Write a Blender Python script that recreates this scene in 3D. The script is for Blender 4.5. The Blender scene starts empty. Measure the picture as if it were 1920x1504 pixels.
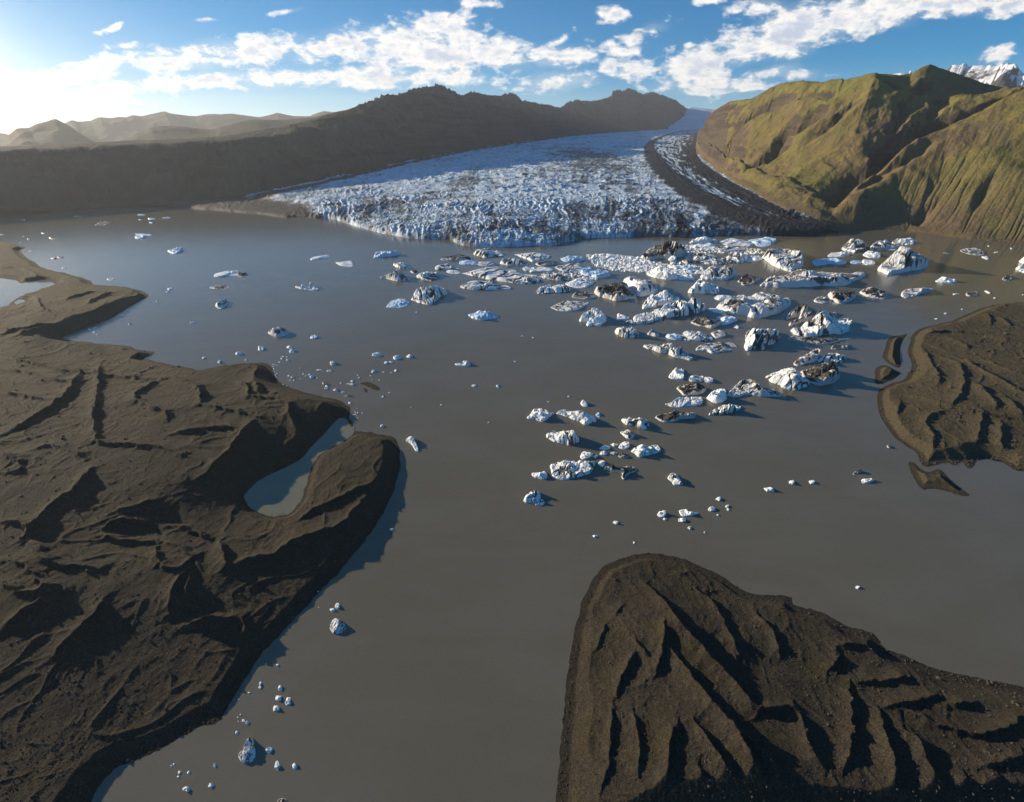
import bpy, math, random
import numpy as np

# ------------------------------------------------------------------ basics
scene = bpy.context.scene
F = 800.0                    # focal length in photo pixels (photo is 1920 x 1504)
CX, CY = 960.0, 752.0
HOR = 255.0                  # photo row of the true horizon
PITCH = math.atan((CY - HOR) / F)
CH = 120.0                   # camera height above the lagoon, metres
CP, SP = math.cos(PITCH), math.sin(PITCH)
SUN_AZ, SUN_EL = math.radians(-66.0), math.radians(14.5)
TOSUN = np.array([math.sin(SUN_AZ) * math.cos(SUN_EL), math.cos(SUN_AZ) * math.cos(SUN_EL), math.sin(SUN_EL)])


def rays(px, py):
    """direction of the sight line through a photo pixel: right, forward, up"""
    px = np.asarray(px, float); py = np.asarray(py, float)
    v = CY - py
    return px - CX, F * CP + v * SP, v * CP - F * SP


def ground(px, py, z=0.0):
    """where the sight line through a pixel meets height z"""
    x, y, u = rays(px, py)
    k = (CH - z) / np.maximum(-u, 1e-3)
    return x * k, y * k


def plane_px(x, y, z=0.0):
    """photo pixel of a point"""
    d = y * CP - (z - CH) * SP
    return CX + F * x / d, CY - F * (y * SP + (z - CH) * CP) / d


def at_range(px, py, r):
    """point on the sight line at horizontal range r -> azimuth, r, z"""
    x, y, u = rays(px, py)
    h = np.hypot(x, y)
    return np.arctan2(x, y), r, CH + u / h * r


# ------------------------------------------------------------------ noise
_rs = np.random.RandomState(7)
_PERM = np.concatenate([_rs.permutation(4096)] * 2)
_GA = _rs.rand(4096) * 2 * np.pi
_GX, _GY = np.cos(_GA), np.sin(_GA)


def perlin(x, y):
    xi = np.floor(x).astype(np.int64); yi = np.floor(y).astype(np.int64)
    fx, fy = x - xi, y - yi
    u = fx * fx * fx * (fx * (fx * 6 - 15) + 10); v = fy * fy * fy * (fy * (fy * 6 - 15) + 10)

    def g(ix, iy, dx, dy):
        h = _PERM[_PERM[ix & 4095] + (iy & 4095)]
        return _GX[h] * dx + _GY[h] * dy
    a = g(xi, yi, fx, fy); b = g(xi + 1, yi, fx - 1, fy)
    c = g(xi, yi + 1, fx, fy - 1); d = g(xi + 1, yi + 1, fx - 1, fy - 1)
    return (a + u * (b - a)) + v * ((c + u * (d - c)) - (a + u * (b - a)))


def fbm(x, y, octv=5, gain=0.5, lac=2.03):
    s = 0; a = 1.0; n = 0
    for i in range(octv):
        s = s + a * perlin(x + 17.3 * i, y - 9.1 * i); n += a; a *= gain; x = x * lac; y = y * lac
    return s / n * 1.6


def ridged(x, y, octv=4, gain=0.55, lac=2.1):
    s = 0; a = 1.0; n = 0; w = 1.0
    for i in range(octv):
        v = (1 - np.abs(perlin(x + 31.7 * i, y + 5.9 * i)) * 2.0)
        v = np.clip(v, 0, 1) ** 2 * w
        s = s + a * v; n += a; w = np.clip(v * 1.6, 0, 1); a *= gain; x = x * lac; y = y * lac
    return s / n


def sstep(a, b, x):
    t = np.clip((x - a) / (b - a), 0, 1)
    return t * t * (3 - 2 * t)


# ------------------------------------------------------------------ meshes
def link(name, verts, faces, mat, smooth=True, attrs=None, loc=None):
    """one mesh object from numpy arrays (faces: (n,4) or (n,3))"""
    me = bpy.data.meshes.new(name)
    verts = np.ascontiguousarray(verts, dtype=np.float32)
    faces = np.ascontiguousarray(faces, dtype=np.int32)
    k = faces.shape[1]
    me.vertices.add(len(verts)); me.vertices.foreach_set('co', verts.ravel())
    me.loops.add(faces.size); me.loops.foreach_set('vertex_index', faces.ravel())
    me.polygons.add(len(faces))
    me.polygons.foreach_set('loop_start', np.arange(0, faces.size, k, dtype=np.int32))
    me.polygons.foreach_set('use_smooth', np.full(len(faces), smooth, dtype=bool))
    for an, av in (attrs or {}).items():
        at = me.attributes.new(an, 'FLOAT', 'POINT')
        at.data.foreach_set('value', np.ascontiguousarray(av, dtype=np.float32).ravel())
    me.update(calc_edges=True)
    me.materials.append(mat)
    o = bpy.data.objects.new(name, me)
    if loc is not None:
        o.location = loc
    scene.collection.objects.link(o)
    return o


def structure(o):
    o['kind'] = 'structure'
    return o


def grid_faces(nr, nc):
    i = np.arange(nr * nc).reshape(nr, nc)
    return np.stack([i[:-1, :-1], i[:-1, 1:], i[1:, 1:], i[1:, :-1]], -1).reshape(-1, 4)


def compact(verts, faces, attrs):
    used = np.zeros(len(verts), bool); used[faces.ravel()] = True
    m = np.cumsum(used) - 1
    return verts[used], m[faces], {k: v[used] for k, v in attrs.items()}


def poly_sdf(x, y, poly, window=None):
    """signed distance, positive inside"""
    P = np.asarray(poly, float); Q = np.roll(P, -1, 0)
    best = np.full(x.shape, 1e18); inside = np.zeros(x.shape, bool)
    for (ax, ay), (bx, by) in zip(P, Q):
        dx, dy = bx - ax, by - ay
        L = dx * dx + dy * dy + 1e-12
        t = np.clip(((x - ax) * dx + (y - ay) * dy) / L, 0, 1)
        ex = x - ax - t * dx; ey = y - ay - t * dy
        np.minimum(best, ex * ex + ey * ey, out=best)
        if abs(dy) > 1e-12:
            c = (ay > y) != (by > y)
            inside ^= c & (x < (bx - ax) * (y - ay) / dy + ax)
    d = np.sqrt(best)
    return np.where(inside, d, -d)


def line_dist(x, y, pts, toward=None):
    """distance to a polyline and the length along it of the nearest point"""
    P = np.asarray(pts, float)
    best = np.full(x.shape, 1e18); along = np.zeros(x.shape); acc = 0.0
    face = np.zeros(x.shape)
    for (ax, ay), (bx, by) in zip(P[:-1], P[1:]):
        dx, dy = bx - ax, by - ay
        L = dx * dx + dy * dy + 1e-12
        t = np.clip(((x - ax) * dx + (y - ay) * dy) / L, 0, 1)
        ex = x - ax - t * dx; ey = y - ay - t * dy
        d = ex * ex + ey * ey
        m = d < best
        best = np.where(m, d, best); along = np.where(m, acc + t * math.sqrt(L), along)
        if toward is not None:
            face = np.where(m, ex * toward[0] + ey * toward[1], face)
        acc += math.sqrt(L)
    if toward is not None:
        return np.sqrt(best), along, acc, face
    return np.sqrt(best), along, acc


def densify(pts, n=6, closed=False, rough=0.0, seed=1):
    """smooth a traced line (Catmull-Rom) and roughen it a little"""
    P = np.asarray(pts, float)
    if closed:
        A = np.concatenate([P[-1:], P, P[:2]])
    else:
        A = np.concatenate([2 * P[:1] - P[1:2], P, 2 * P[-1:] - P[-2:-1]])
    out = []
    for i in range(1, len(A) - 2):
        for t in np.arange(n) / n:
            a, b, c, d = A[i - 1], A[i], A[i + 1], A[i + 2]
            out.append(0.5 * (2 * b + (c - a) * t + (2 * a - 5 * b + 4 * c - d) * t * t + (3 * b - a - 3 * c + d) * t ** 3))
    if not closed:
        out.append(A[-2])
    out = np.array(out)
    if rough:
        out[:, 0] += rough * fbm(out[:, 0] * .07 + seed, out[:, 1] * .07, 4)
        out[:, 1] += rough * .6 * fbm(out[:, 0] * .07 - seed, out[:, 1] * .07 + 50, 4)
    return out


# ------------------------------------------------------------------ materials
class NT:
    def __init__(self, name):
        self.m = bpy.data.materials.new(name); self.m.use_nodes = True
        self.t = self.m.node_tree; self.t.nodes.clear()
        self.out = self.t.nodes.new('ShaderNodeOutputMaterial')

    def n(self, kind, props=None, **ins):
        nd = self.t.nodes.new('ShaderNode' + kind)
        for k, v in (props or {}).items():
            setattr(nd, k, v)
        for k, v in ins.items():
            self.put(nd, k, v)
        return nd

    def put(self, nd, key, v):
        s = nd.inputs[int(key[1:])] if key[0] == 'i' and key[1:].isdigit() else nd.inputs[key.replace('_', ' ')]
        if isinstance(v, bpy.types.NodeSocket):
            self.t.links.new(v, s)
        else:
            s.default_value = v

    def math(self, op, a, b=0.0, c=None, clamp=False):
        nd = self.n('Math', {'operation': op, 'use_clamp': clamp}, i0=a, i1=b)
        if c is not None:
            self.put(nd, 'i2', c)
        return nd.outputs[0]

    def ramp(self, v, lo, hi, a=0.0, b=1.0):
        nd = self.n('MapRange', {'interpolation_type': 'SMOOTHSTEP'})
        self.put(nd, 'i0', v); self.put(nd, 'i1', lo); self.put(nd, 'i2', hi); self.put(nd, 'i3', a); self.put(nd, 'i4', b)
        return nd.outputs[0]

    def mix(self, f, a, b, blend='MIX'):
        nd = self.n('MixRGB', {'blend_type': blend}, i0=f)
        for k, v in (('i1', a), ('i2', b)):
            self.put(nd, k, v if isinstance(v, bpy.types.NodeSocket) else (*v, 1.0))
        return nd.outputs[0]

    def noise(self, vec, scale, detail=6, rough=.55, dist=0.0):
        nd = self.n('TexNoise', None, Scale=scale, Detail=detail, Roughness=rough, Distortion=dist)
        if vec is not None:
            self.put(nd, 'Vector', vec)
        return nd.outputs[0]

    def attr(self, name, obj=False):
        nd = self.n('Attribute', {'attribute_name': name, 'attribute_type': 'OBJECT' if obj else 'GEOMETRY'})
        return nd.outputs['Fac']

    def pos(self):
        return self.n('NewGeometry').outputs['Position']

    def scaled(self, vec, s, rot=(0, 0, 0)):
        return self.n('Mapping', None, Vector=vec, Scale=s, Rotation=rot).outputs[0]

    def slope(self):
        g = self.n('NewGeometry')
        return self.n('SeparateXYZ', None, Vector=g.outputs['Normal']).outputs[2]

    def bsdf(self, color, rough=.9, spec=.2, bump=None, bstr=.5, bdist=1.0, **kw):
        b = self.n('BsdfPrincipled', None, Roughness=rough)
        self.put(b, 'Base Color', color if isinstance(color, bpy.types.NodeSocket) else (*color, 1))
        b.inputs['Specular IOR Level'].default_value = spec
        for k, v in kw.items():
            self.put(b, k, v)
        if bump is not None:
            bp = self.n('Bump', None, Strength=bstr, Distance=bdist, Height=bump)
            self.t.links.new(bp.outputs[0], b.inputs['Normal'])
        self.t.links.new(b.outputs[0], self.out.inputs['Surface'])
        return self.m


def mat_land():
    t = NT('moraine gravel'); p = t.pos()
    big = t.noise(p, .05, 5); mid = t.noise(p, .5, 6, .65); fine = t.noise(p, 2.6, 5, .75)
    far = t.attr('tan_amt')
    c = t.mix(t.ramp(big, .38, .62), (.045, .037, .027), (.058, .047, .033))
    c = t.mix(t.ramp(mid, .5, .72), c, (.078, .063, .040))
    moss = t.noise(p, .12, 6, .7)
    c = t.mix(t.math('MULTIPLY', t.ramp(moss, .5, .66), .55), c, (.056, .047, .019))
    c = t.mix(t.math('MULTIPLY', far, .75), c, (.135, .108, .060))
    wet = t.attr('wet')
    c = t.mix(t.ramp(fine, .40, .62), c, t.mix(.75, c, (.014, .012, .010)))
    c = t.mix(t.math('MULTIPLY', t.ramp(t.noise(p, 1.1, 6, .75), .55, .70), .6), c, (.085, .072, .050))
    v = t.n('TexVoronoi', {'feature': 'F1'}, Vector=p, Scale=2.2)
    sp = t.ramp(v.outputs['Distance'], .10, .17, 1, 0)
    rare = t.ramp(t.n('SeparateColor', None, Color=v.outputs['Color']).outputs[0], .80, .84)
    c = t.mix(t.math('MULTIPLY', sp, rare), c, (.13, .115, .10))
    c = t.mix(t.math('MULTIPLY', wet, .55), c, (.028, .024, .020))
    h = t.math('ADD', t.math('MULTIPLY', mid, .40), t.math('MULTIPLY', fine, .26))
    h = t.math('ADD', h, t.math('MULTIPLY', t.math('MULTIPLY', sp, rare), .12))
    return t.bsdf(c, .95, .10, h, 1.0, 1.4)


def mat_hill(name, low, high, rock, dryamt=.5, bscale=1.0, rk=(.55, .74), screec=(.125, .092, .058)):
    """grass and scree on hill slopes, bare rock where it is steep"""
    t = NT(name); p = t.pos()
    a = t.noise(p, .006, 8, .62); b = t.noise(p, .035, 8, .68); cc = t.noise(p, .2, 6, .7)
    c = t.mix(t.ramp(a, .36, .64), low, high)
    c = t.mix(t.math('MULTIPLY', t.ramp(b, .45, .66), dryamt), c, (low[0] * 1.5, low[1] * 1.2, low[2] * 1.1))
    c = t.mix(t.math('MULTIPLY', t.ramp(cc, .4, .75), .45), c, tuple(v * .55 for v in high))
    s = t.slope()
    s2 = t.math('ADD', s, t.math('MULTIPLY', t.math('SUBTRACT', b, .5), .85))
    layers = t.noise(t.scaled(p, (.004, .004, .09)), 1.0, 5, .6)
    rc = t.mix(t.ramp(layers, .4, .6), rock, tuple(v * .6 for v in rock))
    c = t.mix(t.ramp(s2, rk[0], rk[1], 1, 0), c, rc)
    sc = t.attr('scree')
    c = t.mix(t.math('MULTIPLY', sc, t.ramp(b, .3, .6)), c, screec)
    h = t.math('ADD', t.math('MULTIPLY', b, 11 * bscale), t.math('MULTIPLY', cc, 3.0 * bscale))
    return t.bsdf(c, .95, .08, h, .7, 1.0)


def mat_far(name, col, col2, snow=False):
    t = NT(name); p = t.pos()
    a = t.noise(p, .004, 8, .65)
    c = t.mix(t.ramp(a, .4, .62), col, col2)
    if snow:
        s = t.math('ADD', t.slope(), t.math('MULTIPLY', t.math('SUBTRACT', t.noise(p, .012, 8, .7), .5), 1.0))
        c = t.mix(t.ramp(s, .66, .80, 1, 0), (.82, .83, .86), (.085, .078, .078))
    return t.bsdf(c, .9, .1, t.noise(p, .02, 8, .7), .8, 14.0)


def mat_glacier():
    t = NT('crevassed glacier ice'); p = t.pos()
    deb = t.attr('debris'); crv = t.attr('crevasse'); soil = t.attr('soil')
    n1 = t.noise(p, .06, 9, .75); n2 = t.noise(p, .35, 6, .75)
    ice = t.mix(t.ramp(n1, .35, .65), (.36, .50, .64), (.80, .82, .83))
    ice = t.mix(t.math('MULTIPLY', crv, .85), ice, (.10, .17, .24))
    g = t.math('ADD', soil, t.math('MULTIPLY', t.math('SUBTRACT', n1, .5), 1.1))
    g = t.math('ADD', g, t.math('MULTIPLY', t.math('SUBTRACT', n2, .5), .8))
    c = t.mix(t.math('MULTIPLY', t.ramp(g, .36, .70), .92), ice, (.062, .074, .084))
    d = t.math('ADD', deb, t.math('MULTIPLY', t.math('SUBTRACT', n2, .5), .9))
    c = t.mix(t.ramp(d, .35, .62), c, (.028, .025, .023))
    return t.bsdf(c, .7, .25, t.math('ADD', t.math('MULTIPLY', n2, 1.5), t.math('MULTIPLY', n1, 4)), .7, 1.0)


def mat_ice(name, ice, ice2, dirt, seed):
    """floating ice: clean ice, then silt in bands, cracks and patches (attribute grime)"""
    t = NT(name); p = t.pos()
    g = t.attr('grime'); size = t.attr('size', True)
    oc = t.n('TexCoord').outputs['Object']
    sc = t.n('VectorMath', {'operation': 'SCALE'}, Vector=oc)
    t.put(sc, 'Scale', t.math('DIVIDE', 1.0, t.math('MAXIMUM', size, .05)))
    q = t.n('VectorMath', {'operation': 'ADD'}, i0=sc.outputs[0], i1=(seed, seed * .7, 0)).outputs[0]
    n1 = t.noise(q, 5.0, 7, .7, .4); n2 = t.noise(q, 14.0, 6, .7)
    c = t.mix(t.ramp(n1, .35, .65), ice, ice2)
    gg = t.math('ADD', g, t.math('MULTIPLY', t.math('SUBTRACT', n2, .5), .7))
    gg = t.math('ADD', gg, t.math('MULTIPLY', t.math('SUBTRACT', n1, .5), .6))
    c = t.mix(t.ramp(gg, .36, .66), c, dirt)
    return t.bsdf(c, .55, .3, t.math('ADD', n2, n1), .55, .4)


def mat_water(name='silty lagoon water', gain=(1, 1, 1)):
    t = NT(name); p = t.pos()
    a = t.noise(p, .004, 4, .5)
    b = t.noise(t.scaled(p, (.02, .05, .02), (0, 0, .5)), 1.0, 5, .6, .6)
    c = t.mix(t.ramp(a, .35, .65), (.122, .107, .074), (.134, .118, .084))
    c = t.mix(t.math('MULTIPLY', t.ramp(b, .38, .66), .6), c, (.142, .128, .097))
    c = t.mix(1.0, c, gain, 'MULTIPLY')
    w = t.noise(t.scaled(p, (.7, 1.0, .7), (0, 0, .6)), .55, 4, .6)
    w2 = t.noise(p, .03, 3, .5)
    h = t.math('ADD', t.math('MULTIPLY', w, .10), t.math('MULTIPLY', w2, .25))
    m = t.bsdf(c, .17, .62, h, .45, 1.0)
    m.node_tree.nodes['Principled BSDF'].inputs['IOR'].default_value = 1.38
    return m
# ------------------------------------------------------------------ low moraine banks round the lagoon
LEFT = [(-260, 440), (-60, 444), (0, 452), (25, 457), (47, 464), (39, 471), (55, 486), (65, 493), (90, 505), (130, 514), (165, 525), (180, 533),
        (225, 537), (260, 544), (278, 551), (276, 558), (250, 572), (215, 593), (190, 604), (165, 613), (140, 623), (118, 634), (150, 640),
        (200, 645), (245, 650), (250, 654), (290, 660), (285, 666), (268, 673), (300, 679), (340, 688), (375, 694), (400, 690), (440, 683),
        (480, 680), (500, 681), (510, 690), (520, 712), (540, 725), (560, 732), (600, 742), (640, 752), (655, 765), (657, 775), (655, 783),
        (660, 790), (664, 800), (658, 800), (651, 790), (636, 787), (625, 800), (600, 826), (583, 843), (560, 868), (530, 882), (500, 896),
        (475, 916), (466, 930), (472, 945), (488, 957), (510, 963), (540, 960), (556, 942), (567, 912), (578, 880), (586, 862), (604, 846),
        (628, 834), (650, 820), (658, 813), (650, 806), (656, 803), (668, 809),
        (690, 810), (715, 815), (740, 822), (748, 838), (751, 868), (745, 900), (730, 940), (710, 975), (690, 1007), (660, 1045), (640, 1068), (620, 1090),
        (590, 1122), (560, 1152), (528, 1188), (500, 1217), (478, 1246), (460, 1275), (440, 1306), (425, 1332), (413, 1352), (395, 1360), (375, 1362),
        (360, 1374), (340, 1382), (310, 1400), (280, 1416), (245, 1430), (218, 1440), (205, 1452), (190, 1470), (176, 1495), (165, 1530), (150, 1640),
        (-300, 1640)]
POND = [(-60, 516), (0, 522), (30, 526), (40, 532), (60, 527), (90, 528), (104, 534), (90, 540), (66, 547), (58, 552), (46, 553), (30, 560), (20, 567), (6, 577), (-60, 582)]
POND2 = [(27, 567), (36, 562), (46, 563), (45, 569), (34, 573)]
RIGHT = [(2300, 540), (1990, 560), (1920, 567), (1900, 568), (1870, 571), (1840, 578), (1810, 590), (1790, 600), (1765, 606), (1740, 612), (1720, 619), (1710, 630), (1702, 650),
         (1705, 670), (1710, 685), (1700, 702), (1690, 713), (1670, 720), (1652, 728), (1644, 742), (1646, 762), (1651, 782), (1665, 806), (1690, 831), (1718, 850),
         (1725, 866), (1735, 875), (1755, 872), (1775, 868), (1790, 874), (1798, 868), (1806, 868), (1818, 880), (1835, 862), (1860, 862), (1885, 870), (1905, 881),
         (1940, 888), (2060, 905), (2300, 960)]
HOOK = [(1703, 870), (1713, 867), (1727, 880), (1740, 885), (1760, 880), (1772, 888), (1785, 903), (1800, 915), (1819, 929), (1800, 929), (1775, 921), (1745, 917), (1730, 918), (1715, 900)]
ISLE = [(1662, 640), (1672, 632), (1690, 628), (1701, 626), (1693, 640), (1688, 655), (1688, 672), (1690, 685), (1682, 690), (1665, 680), (1655, 670), (1660, 650)]
ISLE2 = [(1643, 690), (1660, 685), (1680, 695), (1688, 700), (1675, 712), (1660, 718), (1642, 720), (1640, 705)]
NEAR = [(1020, 1640), (1040, 1504), (1045, 1460), (1050, 1400), (1055, 1350), (1060, 1300), (1067, 1240), (1076, 1190), (1085, 1150), (1099, 1110), (1119, 1075), (1145, 1054), (1170, 1045),
        (1205, 1037), (1240, 1039), (1280, 1047), (1310, 1060), (1345, 1075), (1375, 1095), (1400, 1110), (1430, 1115), (1470, 1116), (1485, 1121), (1488, 1132), (1530, 1145),
        (1560, 1158), (1590, 1174), (1615, 1180), (1640, 1190), (1660, 1215), (1700, 1230), (1740, 1249), (1790, 1262), (1840, 1272), (1880, 1280), (1920, 1288), (2000, 1308), (2200, 1360), (2200, 1640)]
SHOAL = [(676, 718), (690, 716), (703, 720), (713, 727), (712, 732), (700, 731), (686, 724), (678, 722)]
SHOAL2 = [(681, 728), (688, 729), (692, 735), (685, 736)]

# spot heights: photo pixel and metres above the water
SPOTS = [(100, 700, 4), (300, 716, 5), (450, 700, 4), (500, 686, 3.5), (520, 755, 6), (600, 760, 5), (400, 790, 7.5), (200, 800, 7.5), (60, 800, 7), (350, 740, 7),
         (560, 768, 6), (500, 788, 7), (450, 812, 7.6), (400, 858, 7.6), (340, 902, 7.4), (280, 938, 7.4), (200, 958, 7.6), (300, 850, 8), (230, 900, 8), (120, 870, 9),
         (620, 796, 1), (583, 846, .5), (500, 894, .6), (460, 932, 1), (410, 955, 2.6), (340, 988, 3.6), (250, 1003, 5), (640, 770, 3),
         (700, 832, 3.2), (708, 880, 3.2), (692, 930, 3.0), (662, 985, 2.6), (622, 1034, 2.1), (572, 1080, 1.9), (640, 880, 3.2), (612, 880, 2.2), (560, 1000, 4), (500, 985, 2),
         (450, 1000, 3), (520, 1060, 3.2), (470, 1100, 3.3), (100, 1050, 8), (200, 1100, 7.4), (300, 1060, 6), (400, 1080, 5), (450, 1150, 2.6), (505, 1150, 1.4), (250, 1200, 4.4),
         (350, 1250, 2.4), (400, 1300, 1.8), (100, 1250, 4.8), (200, 1350, 2.4), (100, 1400, 2.8), (250, 1390, 1.6), (60, 1480, 3), (0, 900, 9), (0, 1100, 8), (0, 1300, 4.6),
         (-150, 800, 7), (-150, 1100, 9), (-100, 1450, 4),
         (100, 520, 2.4), (200, 550, 3.8), (252, 552, 3.2), (150, 590, 6), (60, 610, 6.5), (0, 565, 1.2), (0, 480, 3), (60, 500, 2.4), (0, 645, 2.4), (100, 655, 1.8), (200, 655, 1),
         (130, 588, 6.6), (200, 573, 6), (240, 560, 4.6), (-80, 620, 6), (-80, 480, 3),
         (1760, 650, 2.6), (1850, 650, 3.5), (1900, 620, 3), (1750, 750, 3.6), (1850, 750, 4.5), (1900, 850, 3), (1700, 750, 2), (1800, 830, 3), (1910, 700, 4.5), (2050, 700, 5), (2050, 850, 4),
         (1680, 655, 2), (1665, 702, 1.2), (1740, 902, 1.2),
         (1200, 1150, 3.5), (1250, 1180, 5.5), (1150, 1250, 2.5), (1130, 1400, 2.8), (1250, 1350, 6), (1350, 1300, 5.5), (1450, 1250, 3.6), (1400, 1180, 2.8), (1550, 1280, 3.6),
         (1650, 1240, 3), (1700, 1330, 4.6), (1850, 1350, 4.6), (1250, 1500, 7), (1450, 1450, 7), (1650, 1450, 6.5), (1850, 1480, 7), (1120, 1150, 1.2), (1330, 1120, 1.2),
         (2050, 1450, 6), (1080, 1600, 2.5), (1600, 1620, 7), (2100, 1620, 7)]

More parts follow.
